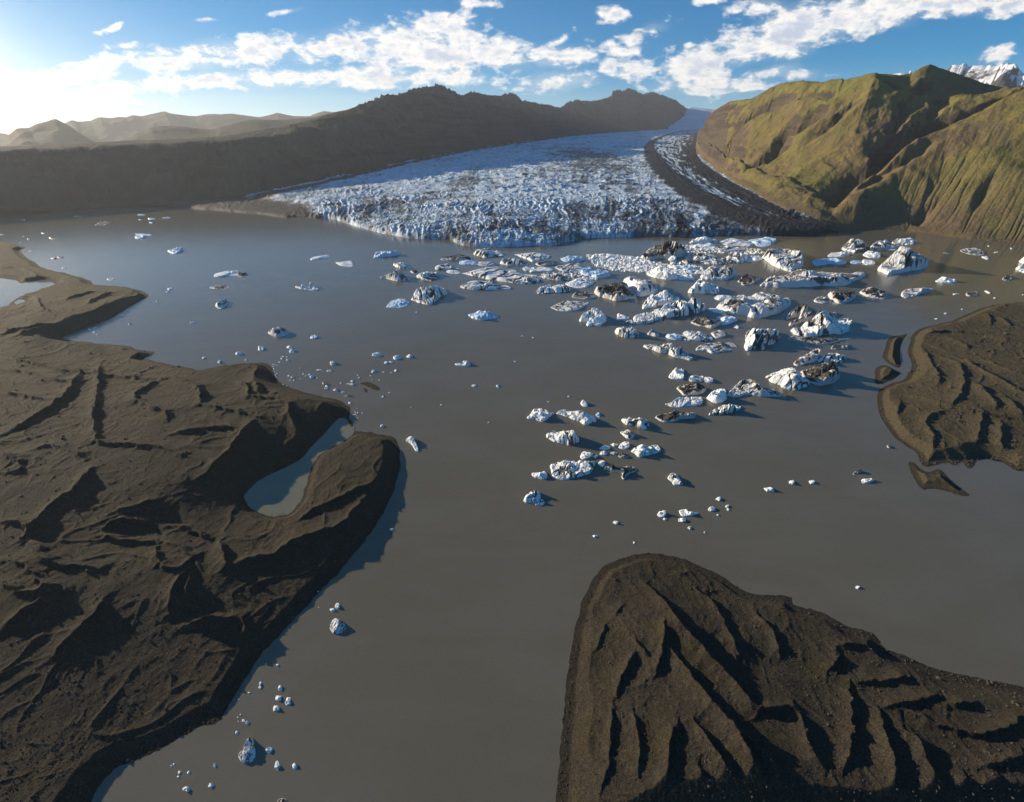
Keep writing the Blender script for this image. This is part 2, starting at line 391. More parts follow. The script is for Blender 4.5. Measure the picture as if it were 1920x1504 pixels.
# crest lines of the little push moraines: height, breadth in metres, traced pixels
CRESTS = [
    (1.3, 3.0, [(0, 662), (40, 675), (100, 690), (170, 700), (240, 706), (310, 708)]),
    (1.0, 2.6, [(0, 690), (60, 700), (120, 716), (160, 712)]),
    (1.6, 2.6, [(186, 676), (187, 700), (180, 745), (176, 785), (182, 825), (230, 832), (290, 836), (340, 852)]),
    (1.8, 3.0, [(152, 695), (130, 730), (105, 755), (80, 772), (40, 795), (0, 812)]),
    (1.4, 2.6, [(0, 735), (50, 742), (100, 752), (105, 755)]),
    (1.4, 2.6, [(305, 708), (270, 728), (252, 742), (275, 760), (310, 772), (312, 788)]),
    (1.5, 2.4, [(320, 705), (370, 725), (375, 745), (385, 758), (450, 772), (486, 781)]),
    (1.3, 2.4, [(440, 715), (465, 725), (470, 742), (506, 746)]),
    (1.6, 2.4, [(484, 687), (482, 712), (486, 736)]),
    (1.4, 2.2, [(320, 811), (380, 803), (440, 800)]),
    (1.6, 2.2, [(505, 752), (540, 757), (545, 782), (558, 815)]),
    (1.2, 2.4, [(588, 745), (632, 764), (650, 777)]),
    (1.8, 2.6, [(470, 790), (446, 822), (424, 850), (380, 890)]),
    (1.2, 2.2, [(60, 842), (100, 835), (160, 858)]),
    (1.3, 2.2, [(0, 850), (30, 862), (34, 880), (0, 885)]),
    (1.5, 2.4, [(168, 879), (139, 918), (104, 938), (84, 958), (69, 978), (54, 1004)]),
    (1.4, 2.2, [(54, 1010), (79, 1047), (114, 1059), (188, 1066)]),
    (1.4, 1.9, [(0, 1050), (40, 1057), (84, 1096), (114, 1111)]),
    (1.3, 2.0, [(89, 1111), (64, 1136), (30, 1156), (0, 1182)]),
    (1.5, 2.0, [(193, 1121), (173, 1156), (134, 1190), (99, 1227)]),
    (1.4, 1.8, [(188, 1000), (223, 1012), (292, 1018)]),
    (1.2, 1.7, [(193, 988), (232, 973), (277, 980)]),
    (1.4, 1.7, [(292, 1027), (302, 1057), (336, 1067), (361, 1045)]),
    (1.3, 1.6, [(307, 1015), (336, 1032), (363, 1044)]),
    (1.6, 1.7, [(348, 1070), (326, 1106), (316, 1148)]),
    (1.3, 1.5, [(357, 1077), (351, 1112), (357, 1140)]),
    (1.3, 1.7, [(317, 983), (346, 992), (393, 1008)]),
    (1.5, 1.7, [(412, 1010), (420, 1042), (431, 1069)]),
    (1.7, 2.0, [(431, 1059), (475, 1047), (514, 1039), (544, 1017), (584, 1002), (636, 985), (690, 930)]),
    (1.3, 1.8, [(556, 974), (594, 953), (640, 933), (700, 900)]),
    (1.7, 1.7, [(346, 1167), (406, 1161), (456, 1156)]),
    (1.3, 1.5, [(455, 1154), (461, 1175), (477, 1210)]),
    (1.2, 1.8, [(210, 960), (250, 950), (290, 935)]),
    (1.5, 1.8, [(0, 975), (45, 985), (60, 1005)]),
    (1.6, 1.8, [(0, 1085), (20, 1105), (50, 1112), (88, 1113)]),
    (1.3, 2.6, [(123, 560), (146, 553), (177, 545)]), (1.3, 2.6, [(163, 568), (181, 557), (200, 551), (218, 546)]),
    (1.2, 2.6, [(210, 588), (225, 575), (242, 564), (268, 552)]), (1.2, 2.6, [(71, 557), (77, 574), (96, 588)]),
    (1.4, 2.8, [(0, 626), (25, 617), (48, 613), (83, 607), (104, 607)]), (1.4, 2.8, [(21, 630), (52, 621), (81, 613), (108, 607), (125, 599), (142, 591)]),
    (1.1, 2.8, [(58, 511), (83, 524), (104, 528)]), (1.0, 2.6, [(0, 498), (40, 503), (70, 515)]),
    (1.2, 2.4, [(1737, 657), (1743, 677), (1757, 697), (1760, 718)]), (1.3, 2.4, [(1767, 667), (1800, 683), (1807, 707), (1803, 733), (1783, 761)]),
    (1.2, 2.4, [(1697, 737), (1747, 747), (1787, 760), (1840, 773), (1920, 787)]), (1.2, 2.2, [(1690, 750), (1680, 777), (1683, 800), (1701, 824)]),
    (1.1, 2.2, [(1770, 767), (1740, 780), (1737, 797), (1750, 817), (1743, 848)]), (1.3, 2.2, [(1843, 770), (1837, 793), (1835, 820), (1830, 848)]),
    (1.3, 2.4, [(1830, 717), (1853, 740), (1870, 761)]), (1.4, 2.8, [(1733, 622), (1780, 620), (1847, 627), (1920, 641)]),
    (1.2, 2.6, [(1780, 633), (1807, 643), (1817, 652)]), (1.3, 2.6, [(1793, 667), (1840, 690), (1887, 717), (1925, 738)]),
    (1.2, 2.6, [(1847, 673), (1887, 690), (1925, 701)]), (1.1, 2.8, [(1853, 587), (1860, 605)]), (1.1, 2.8, [(1873, 592), (1898, 612)]),
    (1.2, 2.2, [(1890, 745), (1912, 770), (1925, 775)]), (1.2, 2.2, [(1880, 790), (1878, 830), (1886, 860)]),
    (.8, 2.0, [(1690, 628), (1692, 650), (1686, 680)]), (.8, 1.6, [(1745, 893), (1775, 905), (1815, 927)]),
    (2.6, 1.5, [(1215, 1090), (1245, 1125), (1280, 1172), (1323, 1220), (1374, 1271), (1425, 1322), (1492, 1318)]),
    (2.6, 1.4, [(1262, 1210), (1280, 1241), (1323, 1297), (1366, 1352), (1404, 1412), (1440, 1462)]),
    (2.0, 1.3, [(1372, 1360), (1443, 1421), (1470, 1462), (1480, 1510)]), (2.2, 1.3, [(1304, 1350), (1336, 1399), (1366, 1438), (1398, 1506)]),
    (.9, 1.1, [(1138, 1166), (1128, 1190), (1116, 1217)]), (1.3, 1.1, [(1192, 1219), (1166, 1267), (1154, 1306)]),
    (1.3, 1.0, [(1149, 1322), (1145, 1374), (1139, 1438), (1110, 1506)]), (1.6, 1.2, [(1248, 1158), (1243, 1211), (1230, 1260)]),
    (1.8, 1.1, [(1273, 1350), (1256, 1387), (1252, 1447), (1238, 1506)]), (.7, 1.1, [(1171, 1130), (1152, 1153)]), (.9, 1.1, [(1190, 1198), (1215, 1230)]),
    (1.3, 1.3, [(1571, 1211), (1610, 1203), (1646, 1198)]), (1.3, 1.2, [(1576, 1226), (1554, 1260)]), (1.6, 1.3, [(1597, 1275), (1652, 1275), (1710, 1266)]),
    (1.7, 1.2, [(1597, 1280), (1597, 1331), (1601, 1374), (1588, 1440)]), (1.4, 1.3, [(1652, 1327), (1708, 1314), (1770, 1304)]),
    (1.4, 1.2, [(1764, 1309), (1794, 1320), (1856, 1304)]), (2.0, 1.2, [(1695, 1327), (1751, 1352), (1828, 1374), (1879, 1365), (1925, 1337)]),
    (1.9, 1.1, [(1674, 1357), (1721, 1382), (1738, 1421), (1764, 1468), (1777, 1506)]), (1.8, 1.1, [(1652, 1331), (1661, 1374), (1674, 1417), (1682, 1483)]),
    (1.7, 1.1, [(1837, 1434), (1888, 1425), (1925, 1411)]), (1.6, 1.1, [(1815, 1451), (1825, 1506)]), (1.5, 1.1, [(1875, 1451), (1880, 1506)]),
    (1.3, 1.3, [(1306, 1104), (1344, 1138), (1387, 1226)]), (1.2, 1.2, [(1420, 1150), (1450, 1185), (1465, 1230)]), (1.4, 1.1, [(1500, 1330), (1515, 1390), (1550, 1440)]),
    (1.3, 1.1, [(1185, 1330), (1200, 1390), (1195, 1450)]), (1.5, 1.1, [(1310, 1430), (1330, 1480), (1340, 1510)]),
]


def rbf_surface(pts):
    P = np.array([[*ground(px, py, z), z] for px, py, z in pts])
    # work in the flat-water pixel of the point below each spot, so that detail follows distance
    U, V = plane_px(P[:, 0], P[:, 1], 0.0)
    S = np.stack([U, V * 1.6], 1)
    D = np.hypot(S[:, None, 0] - S[None, :, 0], S[:, None, 1] - S[None, :, 1])
    A = -D
    n = len(S)
    M = np.zeros((n + 1, n + 1)); M[:n, :n] = A - np.eye(n) * 6.0; M[:n, n] = 1; M[n, :n] = 1
    w = np.linalg.solve(M, np.concatenate([P[:, 2], [0]]))

    def ev(u, v):
        s = np.full(u.shape, w[n])
        for i in range(n):
            s -= w[i] * np.hypot(u - S[i, 0], v * 1.6 - S[i, 1])
        return s
    return ev


def build_land():
    m = mat_land()
    base = rbf_surface(SPOTS)
    banks = [('moraine_bank', LEFT, [POND, POND2]), ('moraine_bank', RIGHT, []), ('moraine_bank', NEAR, []),
             ('moraine_spit', HOOK, []), ('moraine_islet', ISLE, []), ('moraine_islet', ISLE2, []), ('mud_shoal', SHOAL, []), ('mud_shoal', SHOAL2, [])]
    stones = []
    for bi, (name, poly, holes) in enumerate(banks):
        rough = 5.0 if bi < 3 else 1.5
        pl = densify(poly, 5, True, rough, 3 + bi)
        lo = pl.min(0) - 12; hi = pl.max(0) + 12
        lo = np.maximum(lo, (-190, 430)); hi = np.minimum(hi, (2110, 1610))
        step = 1.5 if bi < 3 else 1.0
        us = np.arange(lo[0], hi[0], step); vs = [lo[1]]
        while vs[-1] < hi[1]:
            vs.append(vs[-1] + (0.75 if vs[-1] < 700 else 1.4 if bi < 3 else .8))
        U, V = np.meshgrid(us, np.array(vs))
        X, Y = ground(U, V)
        W = np.stack(ground(pl[:, 0], pl[:, 1]), 1)
        st = 3 if bi < 3 else 1
        ui = np.unique(np.append(np.arange(0, len(us), st), len(us) - 1)); vi = np.unique(np.append(np.arange(0, len(vs), st), len(vs) - 1))
        Xc, Yc = X[np.ix_(vi, ui)], Y[np.ix_(vi, ui)]
        sc = poly_sdf(Xc, Yc, W)
        for h in holes:
            hp = densify(h, 4, True, 1.2, 9)
            sc = np.minimum(sc, -poly_sdf(Xc, Yc, np.stack(ground(hp[:, 0], hp[:, 1]), 1)))
        tmp = np.stack([np.interp(np.arange(len(us)), ui, row) for row in sc])
        sd = np.stack([np.interp(np.arange(len(vs)), vi, tmp[:, j]) for j in range(len(us))], 1)
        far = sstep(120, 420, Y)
        h = np.maximum(base(U, V), .3) if bi < 6 else np.full(U.shape, .10)
        if bi < 6:
            h = h + fbm(X * .03, Y * .03, 4) * .6
            for amp, wid, pts in CRESTS:
                q = densify(pts, 4)
                z = np.full(len(q), 3.0)
                for _ in range(4):
                    gx, gy = ground(q[:, 0], q[:, 1], z)
                    pu, pv = plane_px(gx, gy)
                    z = np.maximum(base(pu, pv), .3) + amp * .8
                gx, gy = ground(q[:, 0], q[:, 1], z)
                pu, pv = plane_px(gx, gy)
                cell = CH / np.maximum(-rays(960, np.mean(pv))[2], 1)   # metres per pixel there
                mg = wid * 4.5 / cell
                c0, c1 = np.searchsorted(us, pu.min() - mg), np.searchsorted(us, pu.max() + mg)
                r0, r1 = np.searchsorted(vs, pv.min() - mg * .9), np.searchsorted(vs, pv.max() + mg * .9)
                if c1 <= c0 or r1 <= r0:
                    continue
                xs, ys = X[r0:r1, c0:c1], Y[r0:r1, c0:c1]
                wob = 1 / (wid * 2.2)
                xw = xs + wid * .55 * fbm(xs * wob, ys * wob, 4); yw = ys + wid * .55 * fbm(xs * wob + 40, ys * wob, 4)
                d, al, tot, fc = line_dist(xw, yw, np.stack([gx, gy], 1), (TOSUN[0], TOSUN[1] + .25))
                brk = .62 + .5 * fbm(al * .12 + amp * 50, al * 0 + wid, 3)
                env = sstep(0, .18 * tot, al) * sstep(0, .18 * tot, tot - al) * .6 + .4
                wd = wid * (.48 if bi < 2 else .54) * np.where(fc > 0, 1.9, .62)
                h[r0:r1, c0:c1] += amp * np.clip(brk, .6, 1.1) * env * ((1.8 if bi == 0 else 1.5 if bi == 1 else 1.1) * np.exp(-(d / wd) ** 1.2) + .25 * np.exp(-(d / (wid * 2)) ** 2))
            near = sstep(520, 60, Y)
            rg = ridged(X * .035 + 3, Y * .05, 4)
            h += (rg - .35) * .4
            rg2 = ridged(X * .16 + 1.3 * fbm(X * .05, Y * .05, 2), Y * .11, 3)
            h += (rg2 - .3) * .26
            zone = sstep(-.2, .3, fbm(X * .022 + 4, Y * .022, 3))
            h += (fbm(X * .55, Y * .55, 5, .6) * .16 + (ridged(X * .42 + 8, Y * .3, 3) - .3) * .10) * (.35 + .65 * zone)
            # thin winding crests that branch, smaller than the traced ones
            qx = X + 7 * fbm(X * .03 + 2, Y * .03, 3); qy = Y + 7 * fbm(X * .03, Y * .03 + 6, 3)
            for fq, am, sh in ((.030, .62, 1.0), (.055, .48, 9.0), (.11, .28, 21.0)):
                nn = perlin(qx * fq + sh, qy * fq * 1.25)
                gate = sstep(.0, .35, fbm(X * fq * .5 + sh, Y * fq * .5 + 3, 2) + .12)
                h += am * (1.0, .9, .55)[min(bi, 2)] * gate * np.exp(-np.abs(nn) / .035) * sstep(2, 9, sd)
        edge = sd * (.55 if bi < 3 else .7)
        # low beach first, then the bank
        beach = np.clip(sd, 0, None) * .10 + np.clip(sd - 2.5, 0, None) * .55
        beach = np.where(sd > 0, beach, sd * .35)
        k = .5
        top = np.minimum(h, beach)
        Z = np.where(sd > 0, top - .04 * np.exp(-np.abs(h - beach) / k), np.maximum(beach, -2.5))
        Z += np.where(sd > 0, fbm(X * 1.3, Y * 1.3, 3) * .05, 0)
        wet = sstep(3.2, .2, sd) * sstep(-1, .1, sd)
        tan_amt = np.maximum(far, .8 if bi in (1, 3, 4, 5) else 0.0)  # lighter tan with distance, and throughout the right bank, spit and islets
        f = grid_faces(*U.shape)
        ok = (sd.ravel()[f] > -1.6 * (1 + Y.ravel()[f] / 150)).any(1)
        vts = np.stack([X.ravel(), Y.ravel(), Z.ravel()], 1)
        vts, f2, at = compact(vts, f[ok], {'wet': wet.ravel(), 'tan_amt': tan_amt.ravel()})
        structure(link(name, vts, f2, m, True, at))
        if bi < 3:
            stones.append((X, Y, Z, sd, U, V))
    pm = mat_water('milky pond water', (1.25, 1.36, 1.22))
    pw = densify([(x + (3 if x < 560 else 0), y) for x, y in [(664, 800), (658, 800), (651, 788), (636, 784), (600, 822), (583, 839), (560, 864), (500, 892), (462, 916), (455, 935), (470, 955), (510, 970), (545, 966), (566, 942), (584, 880), (606, 850), (640, 834), (662, 815)]], 3, True)
    gx, gy = ground(pw[:, 0], pw[:, 1])
    ctr = np.array([[gx.mean(), gy.mean()]])
    vv = np.concatenate([np.stack([gx, gy], 1), ctr]); n = len(gx)
    structure(link('pond', np.concatenate([vv, np.full((n + 1, 1), .12)], 1), np.array([(i, (i + 1) % n, n) for i in range(n)]), pm, True))
    # loose stones on the banks: nobody could count them
    rs = np.random.RandomState(5)
    ico_v, ico_f = icosphere()
    VV, FF = [], []; nv = 0
    for (X, Y, Z, sd, U, V) in stones:
        g = (sd > .1) & (Y < 330)
        idx = np.flatnonzero(g.ravel())
        dens = fbm(X * .06 + 9, Y * .06, 3).ravel()[idx]
        beachy = sstep(4.5, .3, sd.ravel()[idx])
        pr = np.clip(dens + .35, .03, 1) * .7 + beachy * .9
        # uniform per pixel, a little more with nearness
        pr = pr * (.35 + sstep(600, 1300, V.ravel()[idx])); pr /= pr.sum()
        n = min(len(idx) // 30, 5200)
        pick = rs.choice(idx, n, p=pr)
        x, y, z = X.ravel()[pick], Y.ravel()[pick], Z.ravel()[pick]
        d = np.hypot(np.hypot(x, y), CH)
        s = .085 * np.exp(rs.randn(n) * .5) * np.clip(d / 150, .6, 2.2)
        for i in range(n):
            q = ico_v * (1 + rs.uniform(-.3, .3, (len(ico_v), 1))) * s[i] * rs.uniform(.6, 1.3, 3) + (x[i] + rs.uniform(-.2, .2), y[i] + rs.uniform(-.2, .2), z[i] + s[i] * .25)
            VV.append(q); FF.append(ico_f + nv); nv += len(q)
    t = NT('loose stones'); pp = t.pos()
    mm = t.bsdf(t.mix(t.noise(pp, .8, 3), (.025, .022, .019), (.095, .083, .07)), .9, .2)
    o = link('stones', np.concatenate(VV), np.concatenate(FF), mm, False)
    o['kind'] = 'stuff'; o['label'] = 'loose stones scattered over the dark moraine banks'; o['category'] = 'stones'


def icosphere():
    g = (1 + 5 ** .5) / 2
    v = np.array([(-1, g, 0), (1, g, 0), (-1, -g, 0), (1, -g, 0), (0, -1, g), (0, 1, g), (0, -1, -g), (0, 1, -g), (g, 0, -1), (g, 0, 1), (-g, 0, -1), (-g, 0, 1)]) / 1.9
    f = np.array([(0, 11, 5), (0, 5, 1), (0, 1, 7), (0, 7, 10), (0, 10, 11), (1, 5, 9), (5, 11, 4), (11, 10, 2), (10, 7, 6), (7, 1, 8), (3, 9, 4), (3, 4, 2), (3, 2, 6), (3, 6, 8), (3, 8, 9),
                  (4, 9, 5), (2, 4, 11), (6, 2, 10), (8, 6, 7), (9, 8, 1)])
    return v, f
# ------------------------------------------------------------------ glacier, hills and mountains
FRONT = [(250, 386), (330, 390), (400, 395), (440, 398), (490, 402), (530, 408), (560, 408), (620, 411), (650, 419), (680, 428), (720, 438), (780, 448), (840, 450), (862, 459), (900, 463), (960, 463), (1000, 460),
         (1030, 461), (1060, 455), (1100, 447), (1150, 446), (1200, 444), (1280, 445), (1350, 441), (1430, 442), (1500, 443), (1560, 439), (1605, 433), (1680, 428)]
FRONT_W = None
PROFILE = ([0, 2, 8, 30, 90, 220, 500, 1000, 2000, 3500, 6000], [0, 3, 6, 10, 16, 26, 42, 62, 93, 150, 245])


_GS = {}


def glacier_s(x, y):
    """distance behind the glacier front (negative in front of it), from a polar table"""
    global FRONT_W
    if FRONT_W is None:
        q = densify(FRONT, 4, False, 3.0, 4)
        FRONT_W = np.stack(ground(q[:, 0], q[:, 1]), 1)
        ta = np.linspace(math.radians(-75), math.radians(65), 700); tr = np.concatenate([np.arange(250, 1100, 5.0), np.geomspace(1100, 8000, 90)])
        A, R = np.meshgrid(ta, tr); X, Y = np.sin(A) * R, np.cos(A) * R
        d, _, _ = line_dist(X, Y, FRONT_W)
        yl = np.interp(A, np.arctan2(FRONT_W[:, 0], FRONT_W[:, 1]), np.hypot(FRONT_W[:, 0], FRONT_W[:, 1]))
        _GS['t'] = (ta, tr, np.where(R > yl, d, -d))
    ta, tr, T = _GS['t']
    shp = np.shape(x); x = np.ravel(x); y = np.ravel(y)
    a = np.clip(np.arctan2(x, y), ta[0], ta[-1]); r = np.clip(np.hypot(x, y), tr[0], tr[-1])
    fa = (a - ta[0]) / (ta[1] - ta[0]); i = np.clip(fa.astype(int), 0, len(ta) - 2); fa = fa - i
    j = np.clip(np.searchsorted(tr, r) - 1, 0, len(tr) - 2); fr = (r - tr[j]) / (tr[j + 1] - tr[j])
    v = (T[j, i] * (1 - fa) + T[j, i + 1] * fa) * (1 - fr) + (T[j + 1, i] * (1 - fa) + T[j + 1, i + 1] * fa) * fr
    return v.reshape(shp)


def glacier_z(x, y):
    return np.interp(glacier_s(x, y), *PROFILE)


def on_glacier(px, py):
    """where the sight line meets the smooth glacier surface"""
    px = np.atleast_1d(np.asarray(px, float)); py = np.atleast_1d(np.asarray(py, float))
    x, y, u = rays(px, py); h = np.hypot(x, y)
    r = np.full(px.shape, 300.0); done = np.zeros(px.shape, bool)
    for i in range(1500):
        gap = CH + u / h * r - glacier_z(x / h * r, y / h * r)
        done |= gap <= 0
        if done.all():
            break
        r = np.where(done, r, r * 1.002 + .2)
    return x / h * r, y / h * r


def build_glacier():
    az = np.concatenate([np.arange(-36, 35, .05)]) * math.pi / 180
    rr = [395.0]
    while rr[-1] < 1000:
        rr.append(rr[-1] + 1.9 + max(0, rr[-1] - 560) * .006)
    while rr[-1] < 6800:
        rr.append(rr[-1] * 1.008)
    rr = np.array(rr)
    A, R = np.meshgrid(az, rr)
    X, Y = np.sin(A) * R, np.cos(A) * R
    s = glacier_s(X.ravel(), Y.ravel()).reshape(X.shape)
    Z = np.interp(s, *PROFILE)
    # medial moraine and debris, traced on the photo
    MED = [(1312, 243), (1275, 247), (1240, 257), (1219, 270), (1222, 292), (1243, 320), (1275, 345), (1315, 370), (1365, 395), (1430, 415), (1510, 432), (1600, 434)]
    q = densify(MED, 3)
    mx, my = on_glacier(q[:, 0], q[:, 1])
    d, al, tot = line_dist(X, Y, np.stack([mx, my], 1))
    wid = np.interp(al, [0, tot * .3, tot * .6, tot], [10, 15, 26, 40])
    wob = fbm(X * .02, Y * .02, 4)
    med = sstep(1.5, .25, d / wid + wob * .5)
    # which side of the moraine: right side is striped
    RM = [(1318, 250), (1308, 292), (1342, 322), (1382, 346), (1430, 373), (1472, 393), (1530, 416), (1605, 434)]
    qr = densify(RM, 3); rx, ry = on_glacier(qr[:, 0], qr[:, 1])
    dr, alr, totr = line_dist(X, Y, np.stack([rx, ry], 1))
    strip = poly_sdf(X, Y, np.concatenate([np.stack([mx, my], 1), np.stack([rx, ry], 1)[::-1]])) > 0
    t = d / (d + dr + 1e-6)
    stripes = 1.25 * fbm(t * 15 + wob * .5, al * .006, 5, .6)
    down = np.clip(al / tot, 0, 1)
    deb = np.where(strip, sstep(-.30, .45, stripes + .45 * sstep(.35, 1, t) + .12 * sstep(.45, .95, down)) * .85, 0)
    deb = np.maximum(deb, np.where(strip, sstep(70, 15, dr + wob * 45), 0))
    deb = np.maximum(deb, med)
    # dirty margin under the left hillside and dirty snout at the far left
    LM = [(120, 387), (200, 385), (330, 383), (420, 374), (500, 364), (600, 344), (700, 320), (800, 298), (900, 279), (1000, 265), (1080, 254), (1200, 245), (1280, 241), (1312, 239)]
    ql = densify(LM, 2); lx, ly = on_glacier(ql[:, 0], ql[:, 1])
    dl, _, _ = line_dist(X, Y, np.stack([lx, ly], 1))
    deb = np.maximum(deb, sstep(40, 6, dl + wob * 20) * .75)
    snout = poly_sdf(X, Y, np.stack(ground(*np.array([(240, 380), (330, 376), (480, 380), (600, 398), (600, 420), (250, 396)]).T), 1))
    deb = np.maximum(deb, sstep(-20, 25, snout + wob * 25) * .85)
    rfront = poly_sdf(X, Y, np.stack(ground(*np.array([(1160, 442), (1180, 420), (1330, 412), (1480, 405), (1640, 420), (1640, 450)]).T), 1))
    soil = np.full(X.shape, .29) + .22 * fbm(X * .006, Y * .006, 3)
    soil += sstep(0, 120, 260 - s) * .08 + sstep(-30, 40, rfront) * .3
    blot = fbm(X * .011 + 4, Y * .022, 4)
    for (bx, by, bw, bh, am) in ((1095, 300, 60, 26, .42), (1130, 292, 40, 12, .3), (880, 336, 45, 16, .3), (760, 372, 60, 14, .28), (700, 398, 60, 12, .3), (1000, 310, 50, 10, .22), (960, 420, 70, 14, .2), (1090, 408, 60, 22, .25)):
        cxw, cyw = on_glacier(bx, by)
        e1 = on_glacier(bx + bw, by); e2 = on_glacier(bx, by - bh)
        ru = max(np.hypot(e1[0] - cxw, e1[1] - cyw)[0], 10); rv = max(np.hypot(e2[0] - cxw, e2[1] - cyw)[0], 15)
        soil += .8 * am * np.exp(-(((X - cxw) / ru) ** 2 + ((Y - cyw) / rv) ** 2)) * (1 + blot)
    # crevasses and seracs: long broken ridges that fan towards the snout
    hx, hy = ground(930, 462)
    fan = np.arctan2(X - hx * .9, Y - (hy - 700))
    rad = np.hypot(X - hx * .9, Y - (hy - 700))
    wx, wy = fan * 700, rad
    wx = wx + 10 * fbm(X * .014, Y * .014, 3); wy = wy + 16 * fbm(X * .014 + 7, Y * .014, 3)
    c1 = ridged(wx * .115, wy * .030, 3)
    c2 = ridged(wx * .032 + 5, wy * .125, 3)
    c3 = ridged(X * .22 + 3, Y * .16, 2)
    zone = sstep(-.25, .35, fbm(X * .008 + 2, Y * .008, 3))
    near = sstep(330, 40, s)
    c4 = ridged(wx * .040 + 11, wy * .030, 4)
    amp = (.7 + 3.0 * near * (.55 + .45 * zone)) * (.35 + .65 * sstep(0, 6, s)) * (1 - .75 * med) * (1 - .5 * sstep(-20, 25, snout)) * np.where(strip, .55, 1)
    rough = c1 * (.25 + .75 * zone) + c2 * (1 - .6 * zone) * .8 + c3 * .22
    Z = Z + np.where(s > 0, (rough - .42) * amp * 1.5, 0)
    Z = Z + np.where(s > 0, (c4 - .4) * 5.0 * sstep(120, 420, s) * (1 - .8 * med) * np.where(strip, .5, 1), 0)
    rough = rough + (c4 - .4) * .8 * sstep(120, 420, s)
    Z += med * (2.5 + 2 * wob) + np.where(strip, stripes * 2.0, 0)
    Z = np.where(s > 0, Z * (1 - .4 * sstep(-20, 25, snout)), Z)
    # the ice ends at the hillsides
    rp = np.concatenate([np.stack([rx, ry], 1)[::-1], np.array([[rx[0] * 1.55, ry[0] * 1.55], [5200, 6800], [2600, 1200], [1000, 500]])])
    off = poly_sdf(X, Y, rp)
    lp = np.concatenate([np.stack([lx, ly], 1), np.array([[lx[-1] * 1.5, ly[-1] * 1.5], [lx[-1] * 1.5, 7500], [-6000, 7500], [-6000, 900]])])
    off = np.maximum(off, poly_sdf(X, Y, lp) - 25)
    Z -= np.clip(off - 14, 0, 70) * 1.2
    Z = np.where(s > 0, np.maximum(Z, np.where(off > 14, -9, .4)), np.maximum(s * .6, -6))
    streak = fbm(wx * .055, wy * .006, 4); ogive = fbm(wx * .007 + 3, wy * .035, 4)
    fine = ridged(wx * .16 + 4, wy * .012, 3)
    soil = soil + .50 * streak * (.6 + .4 * near) + .26 * ogive + .42 * (fine - .35) + .12 * sstep(.3, .75, c1) * near
    deb = np.maximum(deb, .85 * sstep(-.12, .40, streak + .35 * ogive + .5 * (fine - .35)) * sstep(-70, 40, rfront + 30 * wob))
    crev = sstep(.56, .18, rough) * (.5 + .5 * near)
    f = grid_faces(*X.shape)
    ok = (s.ravel()[f] > -7).any(1)
    v = np.stack([X.ravel(), Y.ravel(), Z.ravel()], 1)
    v, f, at = compact(v, f[ok], {'debris': deb.ravel(), 'crevasse': crev.ravel(), 'soil': soil.ravel()})
    structure(link('glacier', v, f, mat_glacier(), True, at))


def layered(lines, az, rows, smooth=True):
    """polar height field through traced lines: each line = (az, r, z) arrays"""
    rs, zs = [], []
    for (a, r, z) in lines:
        o = np.argsort(a, kind='stable')
        rs.append(np.interp(az, a[o], r[o])); zs.append(np.interp(az, a[o], z[o]))
    rs, zs = np.array(rs), np.array(zs)
    for i in range(1, len(rs)):
        rs[i] = np.maximum(rs[i], rs[i - 1] + 4)
    R, Z = [], []
    n = len(rs)
    for i in range(n - 1):
        k = rows[i]
        for j in range(k):
            t = j / k
            R.append(rs[i] + (rs[i + 1] - rs[i]) * t)
            # cubic through the neighbours, limited so that it never overshoots
            a = zs[i - 1] if i else zs[i] * 2 - zs[i + 1]; b, c = zs[i], zs[i + 1]; d = zs[i + 2] if i + 2 < n else zs[i + 1]
            ra = rs[i - 1] if i else rs[i] * 2 - rs[i + 1]; rd = rs[i + 2] if i + 2 < n else rs[i + 1] + 1
            w = rs[i + 1] - rs[i]
            s1 = (c - a) / np.maximum(rs[i + 1] - ra, 1) * w; s2 = (d - b) / np.maximum(rd - rs[i], 1) * w
            dl = c - b
            s1 = np.where(s1 * dl <= 0, 0, np.sign(dl) * np.minimum(np.abs(s1), 3 * np.abs(dl)))
            s2 = np.where(s2 * dl <= 0, 0, np.sign(dl) * np.minimum(np.abs(s2), 3 * np.abs(dl)))
            Z.append((2 * t ** 3 - 3 * t ** 2 + 1) * b + (t ** 3 - 2 * t ** 2 + t) * s1 + (-2 * t ** 3 + 3 * t ** 2) * c + (t ** 3 - t ** 2) * s2)
    R.append(rs[-1]); Z.append(zs[-1])
    return np.array(R), np.array(Z)


